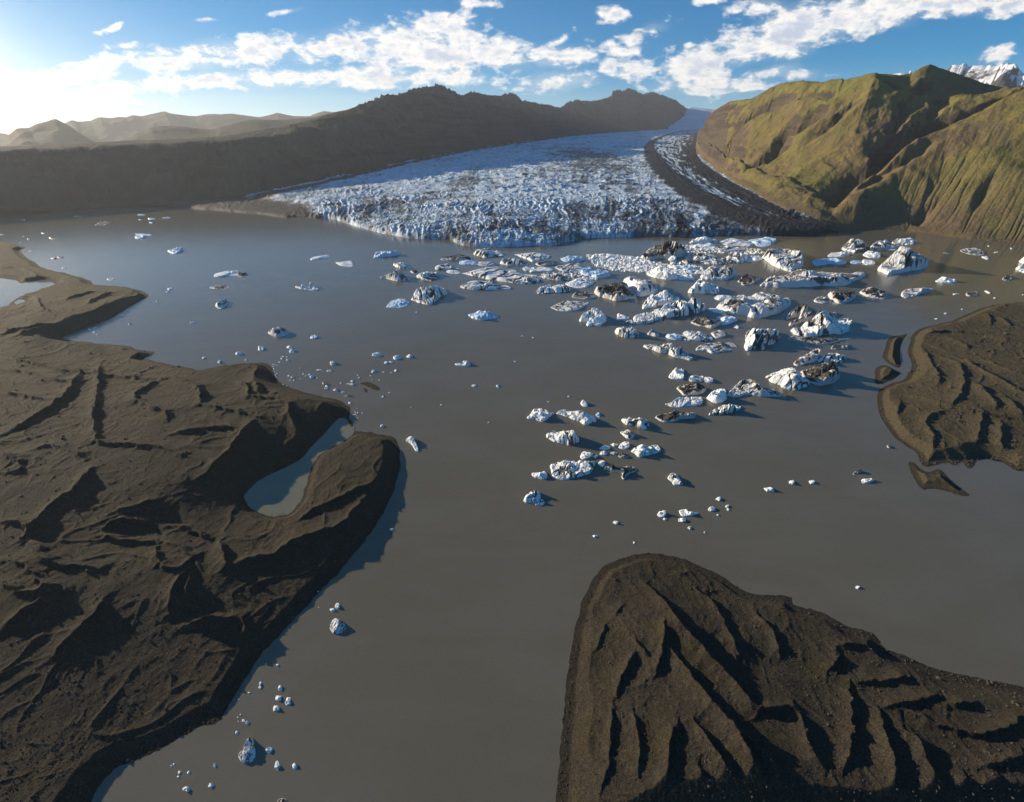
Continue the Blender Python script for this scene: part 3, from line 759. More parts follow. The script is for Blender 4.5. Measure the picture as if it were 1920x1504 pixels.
def water_carve(X, Y, Z, iters, k, power=.45, smooth=1):
    """let rain run down the slope and cut gullies"""
    nr, nc = Z.shape
    idx = np.arange(nr * nc).reshape(nr, nc)
    for it in range(iters):
        best = np.zeros((nr, nc)); rec = idx.copy()
        for dr in (-1, 0, 1):
            for dc in (-1, 0, 1):
                if dr == 0 and dc == 0:
                    continue
                a = (slice(max(0, -dr), nr - max(0, dr)), slice(max(0, -dc), nc - max(0, dc)))
                b = (slice(max(0, dr), nr - max(0, -dr)), slice(max(0, dc), nc - max(0, -dc)))
                dist = np.hypot(X[a] - X[b], Y[a] - Y[b]) + 1e-6
                sl = (Z[a] - Z[b]) / dist
                m = sl > best[a]
                best[a] = np.where(m, sl, best[a]); rec[a] = np.where(m, idx[b], rec[a])
        order = np.argsort(-Z.ravel())
        cell = np.hypot(np.gradient(X, axis=1), np.gradient(Y, axis=1)) * np.hypot(np.gradient(X, axis=0), np.gradient(Y, axis=0))
        acc = cell.ravel().tolist(); r = rec.ravel().tolist()
        for i in order.tolist():
            j = r[i]
            if j != i:
                acc[j] += acc[i]
        acc = np.array(acc).reshape(nr, nc)
        cut = k * np.power(acc, power) * np.clip(best, 0, 1.4)
        cut = np.minimum(cut, best * np.sqrt(cell) * .8 + .2)
        Z = Z - np.minimum(cut, 6.0)
        for _ in range(smooth):
            P = np.pad(Z, 1, mode='edge')
            Z = Z * .72 + .07 * (P[:-2, 1:-1] + P[2:, 1:-1] + P[1:-1, :-2] + P[1:-1, 2:])
    return Z


def line_px(pts, r=None, glacier=False):
    """traced line -> azimuth, range, height. pts (px, py[, r])"""
    P = np.array(pts, float)
    if glacier:
        x, y = on_glacier(P[:, 0], P[:, 1])
        return np.arctan2(x, y), np.hypot(x, y), glacier_z(x, y)
    return at_range(P[:, 0], P[:, 1], P[:, 2] if r is None else np.full(len(P), float(r)))


def polar_mesh(name, az, R, Z, mat, attrs=None):
    A = np.broadcast_to(az, R.shape)
    X, Y = np.sin(A) * R, np.cos(A) * R
    v = np.stack([X.ravel(), Y.ravel(), Z.ravel()], 1)
    return structure(link(name, v, grid_faces(*R.shape), mat, True, {k: a.ravel() for k, a in (attrs or {}).items()}))


def foot_line(pts):
    """margin of a hill: on the water where the glacier is not, else on the ice"""
    P = np.array(pts, float)
    x, y = on_glacier(P[:, 0], P[:, 1])
    return np.arctan2(x, y), np.hypot(x, y), glacier_z(x, y)


def build_left_hills():
    az = np.radians(np.arange(-64, 20.9, .055))
    foot_px = [(0, 391), (100, 387), (200, 384), (330, 379), (420, 370), (500, 359), (600, 341), (700, 320), (800, 298), (900, 279), (1000, 265), (1080, 254), (1200, 245), (1280, 241), (1318, 239), (1330, 238)]
    fa, fr, fz = foot_line(foot_px)
    # beyond the left edge of the frame the shore runs on
    ext_a = np.radians([-64, -56, -50]); ext_r = np.array([1290, 1270, 1330])
    gx = fa > -10
    fa = np.concatenate([ext_a, fa]); fr = np.concatenate([ext_r, fr]); fz = np.concatenate([[-2, -2, -2], fz])
    o = np.argsort(fa); fa, fr, fz = fa[o], fr[o], fz[o]
    foot = (fa, fr - 12, fz - 5)
    fr_at = lambda a: np.interp(a, fa, fr)

    def lift(pts, dr):
        P = np.array(pts, float)
        x, y, u = rays(P[:, 0], P[:, 1]); a = np.arctan2(x, y)
        add = np.interp(P[:, 0], *np.array(dr).T)
        r = fr_at(a) + add
        return a, r, CH + u / np.hypot(x, y) * r
    bench = lift([(-500, 380), (0, 383), (200, 376), (330, 374), (500, 355), (700, 309), (900, 269), (1080, 248), (1200, 240), (1300, 236), (1318, 238), (1326, 240)], [(-500, 35), (700, 30), (1320, 60)])
    mid = lift([(-500, 330), (0, 330), (200, 325), (330, 318), (500, 306), (640, 283), (760, 262), (900, 241), (1080, 228), (1200, 222), (1296, 226), (1318, 236), (1326, 240)], [(-500, 120), (400, 120), (700, 85), (900, 85), (1320, 110)])
    brow = lift([(-700, 276), (0, 281), (120, 276), (240, 270), (330, 266), (420, 262), (500, 254), (560, 246), (620, 236), (680, 222), (740, 212), (820, 204), (880, 204), (940, 209), (1000, 214), (1060, 214), (1110, 208),
                 (1180, 200), (1240, 200), (1290, 214), (1316, 232), (1326, 240)], [(-700, 210), (300, 220), (600, 215), (800, 190), (1000, 200), (1322, 220)])
    sky_px = [(-700, 272), (0, 275), (80, 272), (160, 268), (233, 264), (300, 262), (360, 260), (420, 255), (470, 247), (520, 240), (570, 228), (600, 220), (630, 212), (650, 208), (665, 202), (680, 195), (700, 188), (715, 181),
              (722, 178), (735, 181), (744, 180), (756, 172), (770, 170), (772, 168), (790, 166), (808, 162), (820, 159), (832, 162), (848, 170), (862, 179), (870, 180), (882, 173), (890, 173), (905, 178), (922, 180), (938, 181),
              (948, 176), (957, 175), (968, 179), (980, 189), (990, 190), (1005, 194), (1020, 196), (1036, 199), (1050, 203), (1058, 197), (1070, 190), (1082, 187), (1095, 190), (1118, 189), (1132, 186), (1146, 181), (1149, 171),
              (1158, 168), (1168, 170), (1178, 166), (1190, 169), (1206, 178), (1216, 174), (1226, 173), (1238, 177), (1252, 183), (1266, 187), (1276, 196), (1286, 203), (1300, 206), (1309, 213), (1315, 224), (1320, 236), (1326, 240)]
    sky = lift(sky_px, [(-700, 620), (300, 600), (600, 440), (820, 370), (1050, 400), (1180, 420), (1324, 340)])
    a2, r2, z2 = sky
    back = (a2, r2 + 500, np.where(z2 > 130, z2 - 90, z2 - 12))
    end = (a2, r2 + 5200, np.where(z2 > 130, 70, 56))
    R, Z = layered([foot, bench, mid, brow, sky, back, end], az, [6, 22, 22, 46, 8, 4])
    A = np.broadcast_to(az, R.shape); X, Y = np.sin(A) * R, np.cos(A) * R
    rel = (R - R[0]) / np.maximum(R[96] - R[0], 1)
    up = sstep(.02, .2, rel) * sstep(1.02, .75, rel)
    rg = ridged(X * .0075, Y * .0075, 5); rg2 = ridged(X * .03, Y * .03, 4)
    tall = np.clip((np.max(Z, 0)[None, :] - 105) / 130, .10, 1)
    Z = Z + up * tall * ((rg - .45) * 26 + (rg2 - .4) * 8)
    Z0 = Z.copy()
    Z = water_carve(X, Y, Z + up * fbm(X * .03, Y * .03, 4) * 3, 5, .11, .42)
    keep = sstep(.97, .82, rel)
    Z = Z0 + (Z - Z0) * keep
    rug = sstep(130, 200, Z) * sstep(.85, 1.0, rel) * sstep(1.1, 1.0, rel)
    Z += tall * (rug * (ridged(X * .026, Y * .026, 4) - .45) * 16 + sstep(.9, 1, rel) * fbm(X * .05, Y * .05, 4) * 2.0)
    scree = sstep(.25, .0, rel)
    m = mat_hill('left hill grass and rock', (.080, .080, .060), (.046, .045, .044), (.058, .058, .060), .5, 1.3, (.55, .74), (.046, .042, .039))
    polar_mesh('hill', az, R, Z, m, {'scree': scree})


def build_right_mountain():
    az = np.radians(np.concatenate([np.arange(20.25, 22, .03), np.arange(22, 52, .042), np.arange(52, 62, .3)]))
    foot_px = [(1306, 262), (1304, 275), (1306, 288), (1318, 300), (1345, 322), (1383, 346), (1430, 373), (1472, 393), (1530, 416), (1570, 428), (1605, 433), (1640, 431), (1700, 433), (1760, 441), (1820, 449), (1920, 458), (2100, 480)]
    P = np.array(foot_px, float)
    fa, fr, fz = foot_line(foot_px)
    gx, gy = ground(P[:, 0], P[:, 1]); w = P[:, 0] >= 1605
    fa = np.where(w, np.arctan2(gx, gy), fa); fr = np.where(w, np.hypot(gx, gy), fr); fz = np.where(w, 0, fz)
    o = np.argsort(fa); fa, fr, fz = fa[o], fr[o], fz[o]
    fa = np.concatenate([fa, np.radians([62])]); fr = np.concatenate([fr, [560]]); fz = np.concatenate([fz, [0]])
    foot = (fa, fr - 5, fz - 4)
    fr_at = lambda a: np.interp(a, fa, fr)

    def lift(pts, dr):
        Q = np.array(pts, float)
        x, y, u = rays(Q[:, 0], Q[:, 1]); a = np.arctan2(x, y)
        r = fr_at(a) + np.interp(Q[:, 0], *np.array(dr).T)
        return a, r, CH + u / np.hypot(x, y) * r
    shore = (fa, fr + 3, fz + 1.0)
    bluff = lift([(1306, 265), (1316, 284), (1350, 312), (1390, 336), (1440, 362), (1485, 380), (1540, 400), (1600, 410), (1660, 408), (1720, 410), (1800, 418), (1920, 430), (2100, 448)], [(1320, 40), (1400, 30), (1600, 36), (1920, 26), (2100, 26)])
    spur = lift([(1309, 266), (1330, 268), (1360, 292), (1400, 306), (1450, 326), (1500, 345), (1545, 362), (1570, 372), (1585, 358), (1600, 345), (1630, 323), (1660, 303), (1700, 275), (1740, 252), (1790, 228), (1840, 206), (1880, 186), (1920, 166), (2000, 130), (2100, 96)],
                [(1309, 60), (1450, 120), (1570, 110), (1660, 160), (1740, 220), (1840, 280), (1920, 330), (2100, 420)])
    a, r, z = spur
    dpth = np.interp(a, [a[0], a[7], a[9], a[12], a[16], a[-1]], [0, 0, -9, -24, -18, -8])
    gap = np.interp(a, [a[0], a[7], a[9], a[12], a[16], a[-1]], [25, 30, 40, 75, 70, 60])
    gully = (a, r + gap, z + dpth)
    m1 = lift([(1312, 262), (1326, 252), (1360, 266), (1400, 274), (1450, 285), (1500, 296), (1550, 306), (1600, 300), (1640, 285), (1700, 252), (1760, 224), (1820, 200), (1880, 178), (1920, 164), (2100, 95)],
              [(1312, 80), (1450, 230), (1550, 240), (1640, 260), (1760, 320), (1840, 370), (1920, 420), (2100, 500)])
    m2 = lift([(1315, 252), (1327, 234), (1360, 222), (1400, 216), (1450, 212), (1500, 206), (1560, 204), (1620, 202), (1680, 198), (1740, 186), (1790, 178), (1840, 172), (1880, 167), (1920, 163), (2100, 92)],
              [(1315, 110), (1450, 350), (1550, 370), (1640, 380), (1760, 420), (1920, 500), (2100, 580)])
    skyp = [(1318, 240), (1322, 228), (1330, 216), (1340, 207), (1354, 198), (1370, 190), (1390, 188), (1407, 186), (1424, 177), (1440, 167), (1455, 160), (1467, 156), (1485, 153), (1507, 151), (1522, 153), (1547, 153), (1560, 149), (1580, 147), (1583, 150),
            (1600, 146), (1613, 143), (1628, 139), (1643, 136), (1650, 139), (1673, 141), (1690, 140), (1710, 138), (1718, 132), (1727, 126), (1735, 123), (1743, 121), (1752, 123), (1762, 127), (1780, 133), (1800, 141), (1820, 149),
            (1847, 157), (1865, 161), (1877, 163), (1900, 163), (1920, 162), (2000, 130), (2100, 90)]
    sky = lift(skyp, [(1318, 160), (1450, 500), (1560, 510), (1640, 510), (1743, 540), (1840, 560), (1920, 590), (2100, 660)])
    back = (sky[0], sky[1] + 260, sky[2] - 40)
    end = (sky[0], sky[1] + 900, sky[2] - 260)
    rows = [2, 14, 46, 10, 40, 46, 46, 8, 4]
    R, Z = layered([foot, shore, bluff, spur, gully, m1, m2, sky, back, end], az, rows)
    A = np.broadcast_to(az, R.shape); X, Y = np.sin(A) * R, np.cos(A) * R
    isky = sum(rows[:7])
    rel = np.arange(R.shape[0])[:, None] / isky * np.ones_like(R)
    env = sstep(.03, .16, rel) * sstep(1.0, .93, rel)
    wx = X + 30 * fbm(X * .006, Y * .006, 3); wy = Y + 30 * fbm(X * .006 + 9, Y * .006, 3)
    Z = Z + env * ((ridged(wx * .0055, wy * .0055, 4) - .45) * 13 + (ridged(wx * .021, wy * .021, 4) - .4) * 3.5 + fbm(X * .06, Y * .06, 4) * 2)
    # the dark ravines traced on the photo
    def surf_pts(pts):
        q = densify(pts, 5)
        x, y, u = rays(q[:, 0], q[:, 1]); a = np.arctan2(x, y)
        out = []
        for ai, sl in zip(a, u / np.hypot(x, y)):
            j = int(np.argmin(np.abs(az - ai)))
            gapz = CH + sl * R[:, j] - Z[:, j]
            hit = np.flatnonzero(gapz[:isky] <= 0)
            i = hit[0] if len(hit) else isky
            out.append((X[i, j], Y[i, j]))
        return np.array(out)
    ravine = np.zeros_like(Z)
    for dep, wid, pts in ((26, 20, [(1407, 308), (1430, 296), (1453, 282), (1466, 258), (1480, 240), (1500, 228), (1535, 210), (1570, 200)]),
                          (20, 16, [(1383, 268), (1380, 245), (1392, 228), (1410, 212), (1445, 196), (1480, 181), (1507, 169)]),
                          (16, 13, [(1370, 290), (1378, 272), (1372, 250)]),
                          (22, 18, [(1566, 380), (1573, 362), (1590, 345), (1610, 328), (1634, 311)]),
                          (30, 20, [(1640, 318), (1652, 300), (1664, 280), (1690, 262), (1712, 246), (1740, 232), (1775, 218), (1808, 206)]),
                          (15, 13, [(1520, 262), (1560, 226), (1600, 186)]), (14, 13, [(1660, 250), (1690, 215), (1715, 180)]), (13, 13, [(1740, 225), (1760, 200), (1775, 170)]),
                          (14, 12, [(1745, 262), (1700, 290), (1664, 312), (1610, 352)]),
                          (7, 8, [(1828, 395), (1838, 372), (1860, 330)]), (7, 8, [(1735, 428), (1734, 405), (1750, 380)]), (8, 9, [(1640, 418), (1628, 395), (1625, 375)]),
                          (16, 10, [(1660, 150), (1700, 163), (1745, 165)]), (12, 10, [(1490, 175), (1530, 172), (1570, 178)])):
        q = surf_pts(pts)
        d, al, tot = line_dist(X + 9 * fbm(X * .03, Y * .03, 3), Y + 9 * fbm(X * .03 + 5, Y * .03, 3), q)
        e = (.4 + .6 * sstep(0, .25 * tot, al)) * (.35 + .65 * sstep(0, .2 * tot, tot - al))
        cut = 1.25 * dep * e * np.exp(-(d / (wid * .8)) ** 1.5)
        ravine = np.maximum(ravine, cut)
    Z -= ravine * sstep(.02, .08, rel) * sstep(1.0, .96, rel)
    Z0 = Z.copy()
    Z = water_carve(X, Y, Z + env * fbm(X * .035, Y * .035, 4) * 3.5, 5, .055, .40, 2)
    Z = Z0 + (Z - Z0) * sstep(1.0, .95, rel) * sstep(0.0, .05, rel) * (.15 + .75 * sstep(-.2, .35, fbm(X * .004 + 3, Y * .004, 3)))
    Z += sstep(.93, 1, rel) * fbm(X * .04, Y * .04, 4) * 2.0
    scree = np.maximum(sstep(.17, .05, rel), .4 * sstep(5, 18, ravine))
    m = mat_hill('right mountain grass and rock', (.150, .140, .042), (.150, .108, .058), (.090, .070, .054), .5, .9, (.44, .62))
    polar_mesh('mountain', az, R, Z, m, {'scree': scree})


def build_far_ranges():
    def range_mesh(name, pts, r, depth, base, mat, seed, rough, front=.6, jag=0.0):
        P = np.array(pts, float)
        a, rr, z = at_range(P[:, 0], P[:, 1], np.full(len(P), float(r)))
        az = np.linspace(a[0], a[-1], max(120, int((a[-1] - a[0]) / .0009)))
        zz = np.interp(az, a, z)
        T = np.concatenate([np.linspace(-1, 0, 40), np.linspace(0, 1, 14)[1:]])
        R = r + T[:, None] * depth * np.where(T < 0, front, 1.0)[:, None] * np.ones_like(az)
        prof = np.where(T < 0, 1 - np.abs(T) ** 1.15, 1 - np.abs(T))[:, None]
        Z = base + (zz - base) * np.clip(prof, 0, 1)
        A = np.broadcast_to(az, R.shape); X, Y = np.sin(A) * R, np.cos(A) * R
        en = (1 - np.abs(T)[:, None] ** 8) * sstep(0, .25, np.abs(T))[:, None]
        k = 1 / (depth * .35)
        Z = Z + en * (ridged(X * k + seed, Y * k, 5) - .4) * rough * (1 if 'snow' in name else .45)
        Z += (1 - en) * fbm(X * k * 6, Y * k * 6, 4) * rough * .08
        polar_mesh(name, az, R, Z, mat)
    green = mat_far('far hill grass', (.060, .058, .030), (.050, .045, .035))
    blue = mat_far('far hill rock', (.070, .064, .055), (.050, .048, .046))
    range_mesh('hill', [(160, 285), (215, 266), (233, 262), (255, 250), (270, 246), (283, 239), (300, 236.5), (317, 236), (335, 237), (350, 238), (372, 241), (390, 243), (402, 242), (410, 239), (430, 234), (450, 228), (465, 225), (485, 224),
                        (515, 225), (540, 224), (590, 219), (640, 208), (700, 195), (760, 200)], 3300, 900, 60, green, 3, 26)
    range_mesh('mountain', [(-30, 285), (0, 270), (14, 255), (30, 242), (40, 240), (53, 240), (62, 236), (70, 232), (86, 228), (100, 224), (106, 224), (114, 228), (123, 232), (136, 240), (150, 250), (170, 262), (190, 272)], 4300, 900, 30, blue, 5, 40)
    range_mesh('mountain_range', [(60, 262), (100, 240), (123, 231), (131, 226), (137, 225), (145, 228), (156, 228), (170, 227), (180, 222), (187, 220), (205, 221), (227, 219), (236, 220), (243, 217), (250, 216), (265, 218), (290, 213), (303, 210), (310, 209),
                                  (322, 213), (333, 215), (350, 217), (367, 218), (384, 215), (400, 213), (415, 214), (433, 213), (460, 216), (487, 220), (503, 216), (520, 212), (535, 215), (553, 218), (580, 218), (593, 213), (607, 208), (620, 210),
                                  (640, 210), (680, 214), (740, 230)], 6200, 1500, 20, blue, 8, 70)
    range_mesh('mountain', [(-400, 262), (-200, 246), (-120, 240), (-60, 246), (-10, 249), (8, 250), (20, 254), (40, 262)], 7000, 1200, 0, blue, 11, 50)
    ice = mat_far('far ice cap', (.66, .70, .75), (.55, .60, .66))
    range_mesh('ice_cap', [(1230, 215), (1270, 205), (1296, 201), (1320, 203), (1345, 206), (1400, 204), (1450, 210)], 5600, 1300, 130, ice, 2, 40)
    snow = mat_far('snowy peaks', (.09, .08, .08), (.12, .10, .09), True)
    range_mesh('snow_mountain', [(1620, 165), (1650, 146), (1668, 140), (1690, 137), (1706, 139), (1740, 150), (1760, 140), (1773, 132), (1779, 128), (1785, 123), (1793, 122), (1801, 124), (1806, 119), (1811, 120), (1816, 126), (1826, 124), (1840, 123), (1850, 124), (1858, 121),
                                 (1867, 123), (1874, 123), (1880, 119), (1885, 120), (1890, 117), (1897, 121), (1903, 121), (1908, 124), (1912, 132), (1918, 138), (1925, 136), (1960, 128), (2050, 140)], 3700, 1000, 180, snow, 4, 110)


def build_water():
    n = 40
    xs = np.linspace(-8100, 8100, n); ys = np.linspace(-1200, 8900, n)
    X, Y = np.meshgrid(xs, ys)
    v = np.stack([X.ravel(), Y.ravel(), np.zeros(X.size)], 1)
    structure(link('water', v, grid_faces(n, n), mat_water(), True))
# ------------------------------------------------------------------ floating ice
# views: key -> photo pixel of the origin and the enlargement the outlines were traced at
VIEW = {'1': (700, 450, 6.4), '2': (980, 440, 6.4), '3': (1200, 430, 6.4), '4': (1420, 430, 6.4), '5': (1640, 430, 6.857), '6': (1140, 560, 6.4), '7': (1400, 560, 6.4), '8': (1200, 660, 6.4),
        '9': (970, 730, 6.4), 'a': (960, 840, 6.4), 'b': (1220, 860, 3.84), 'c': (380, 600, 4.8), 'd': (0, 380, 4.8), 'e': (300, 1100, 3.7225), 'f': (0, 360, 3.0), 'g': (640, 400, 3.0)}
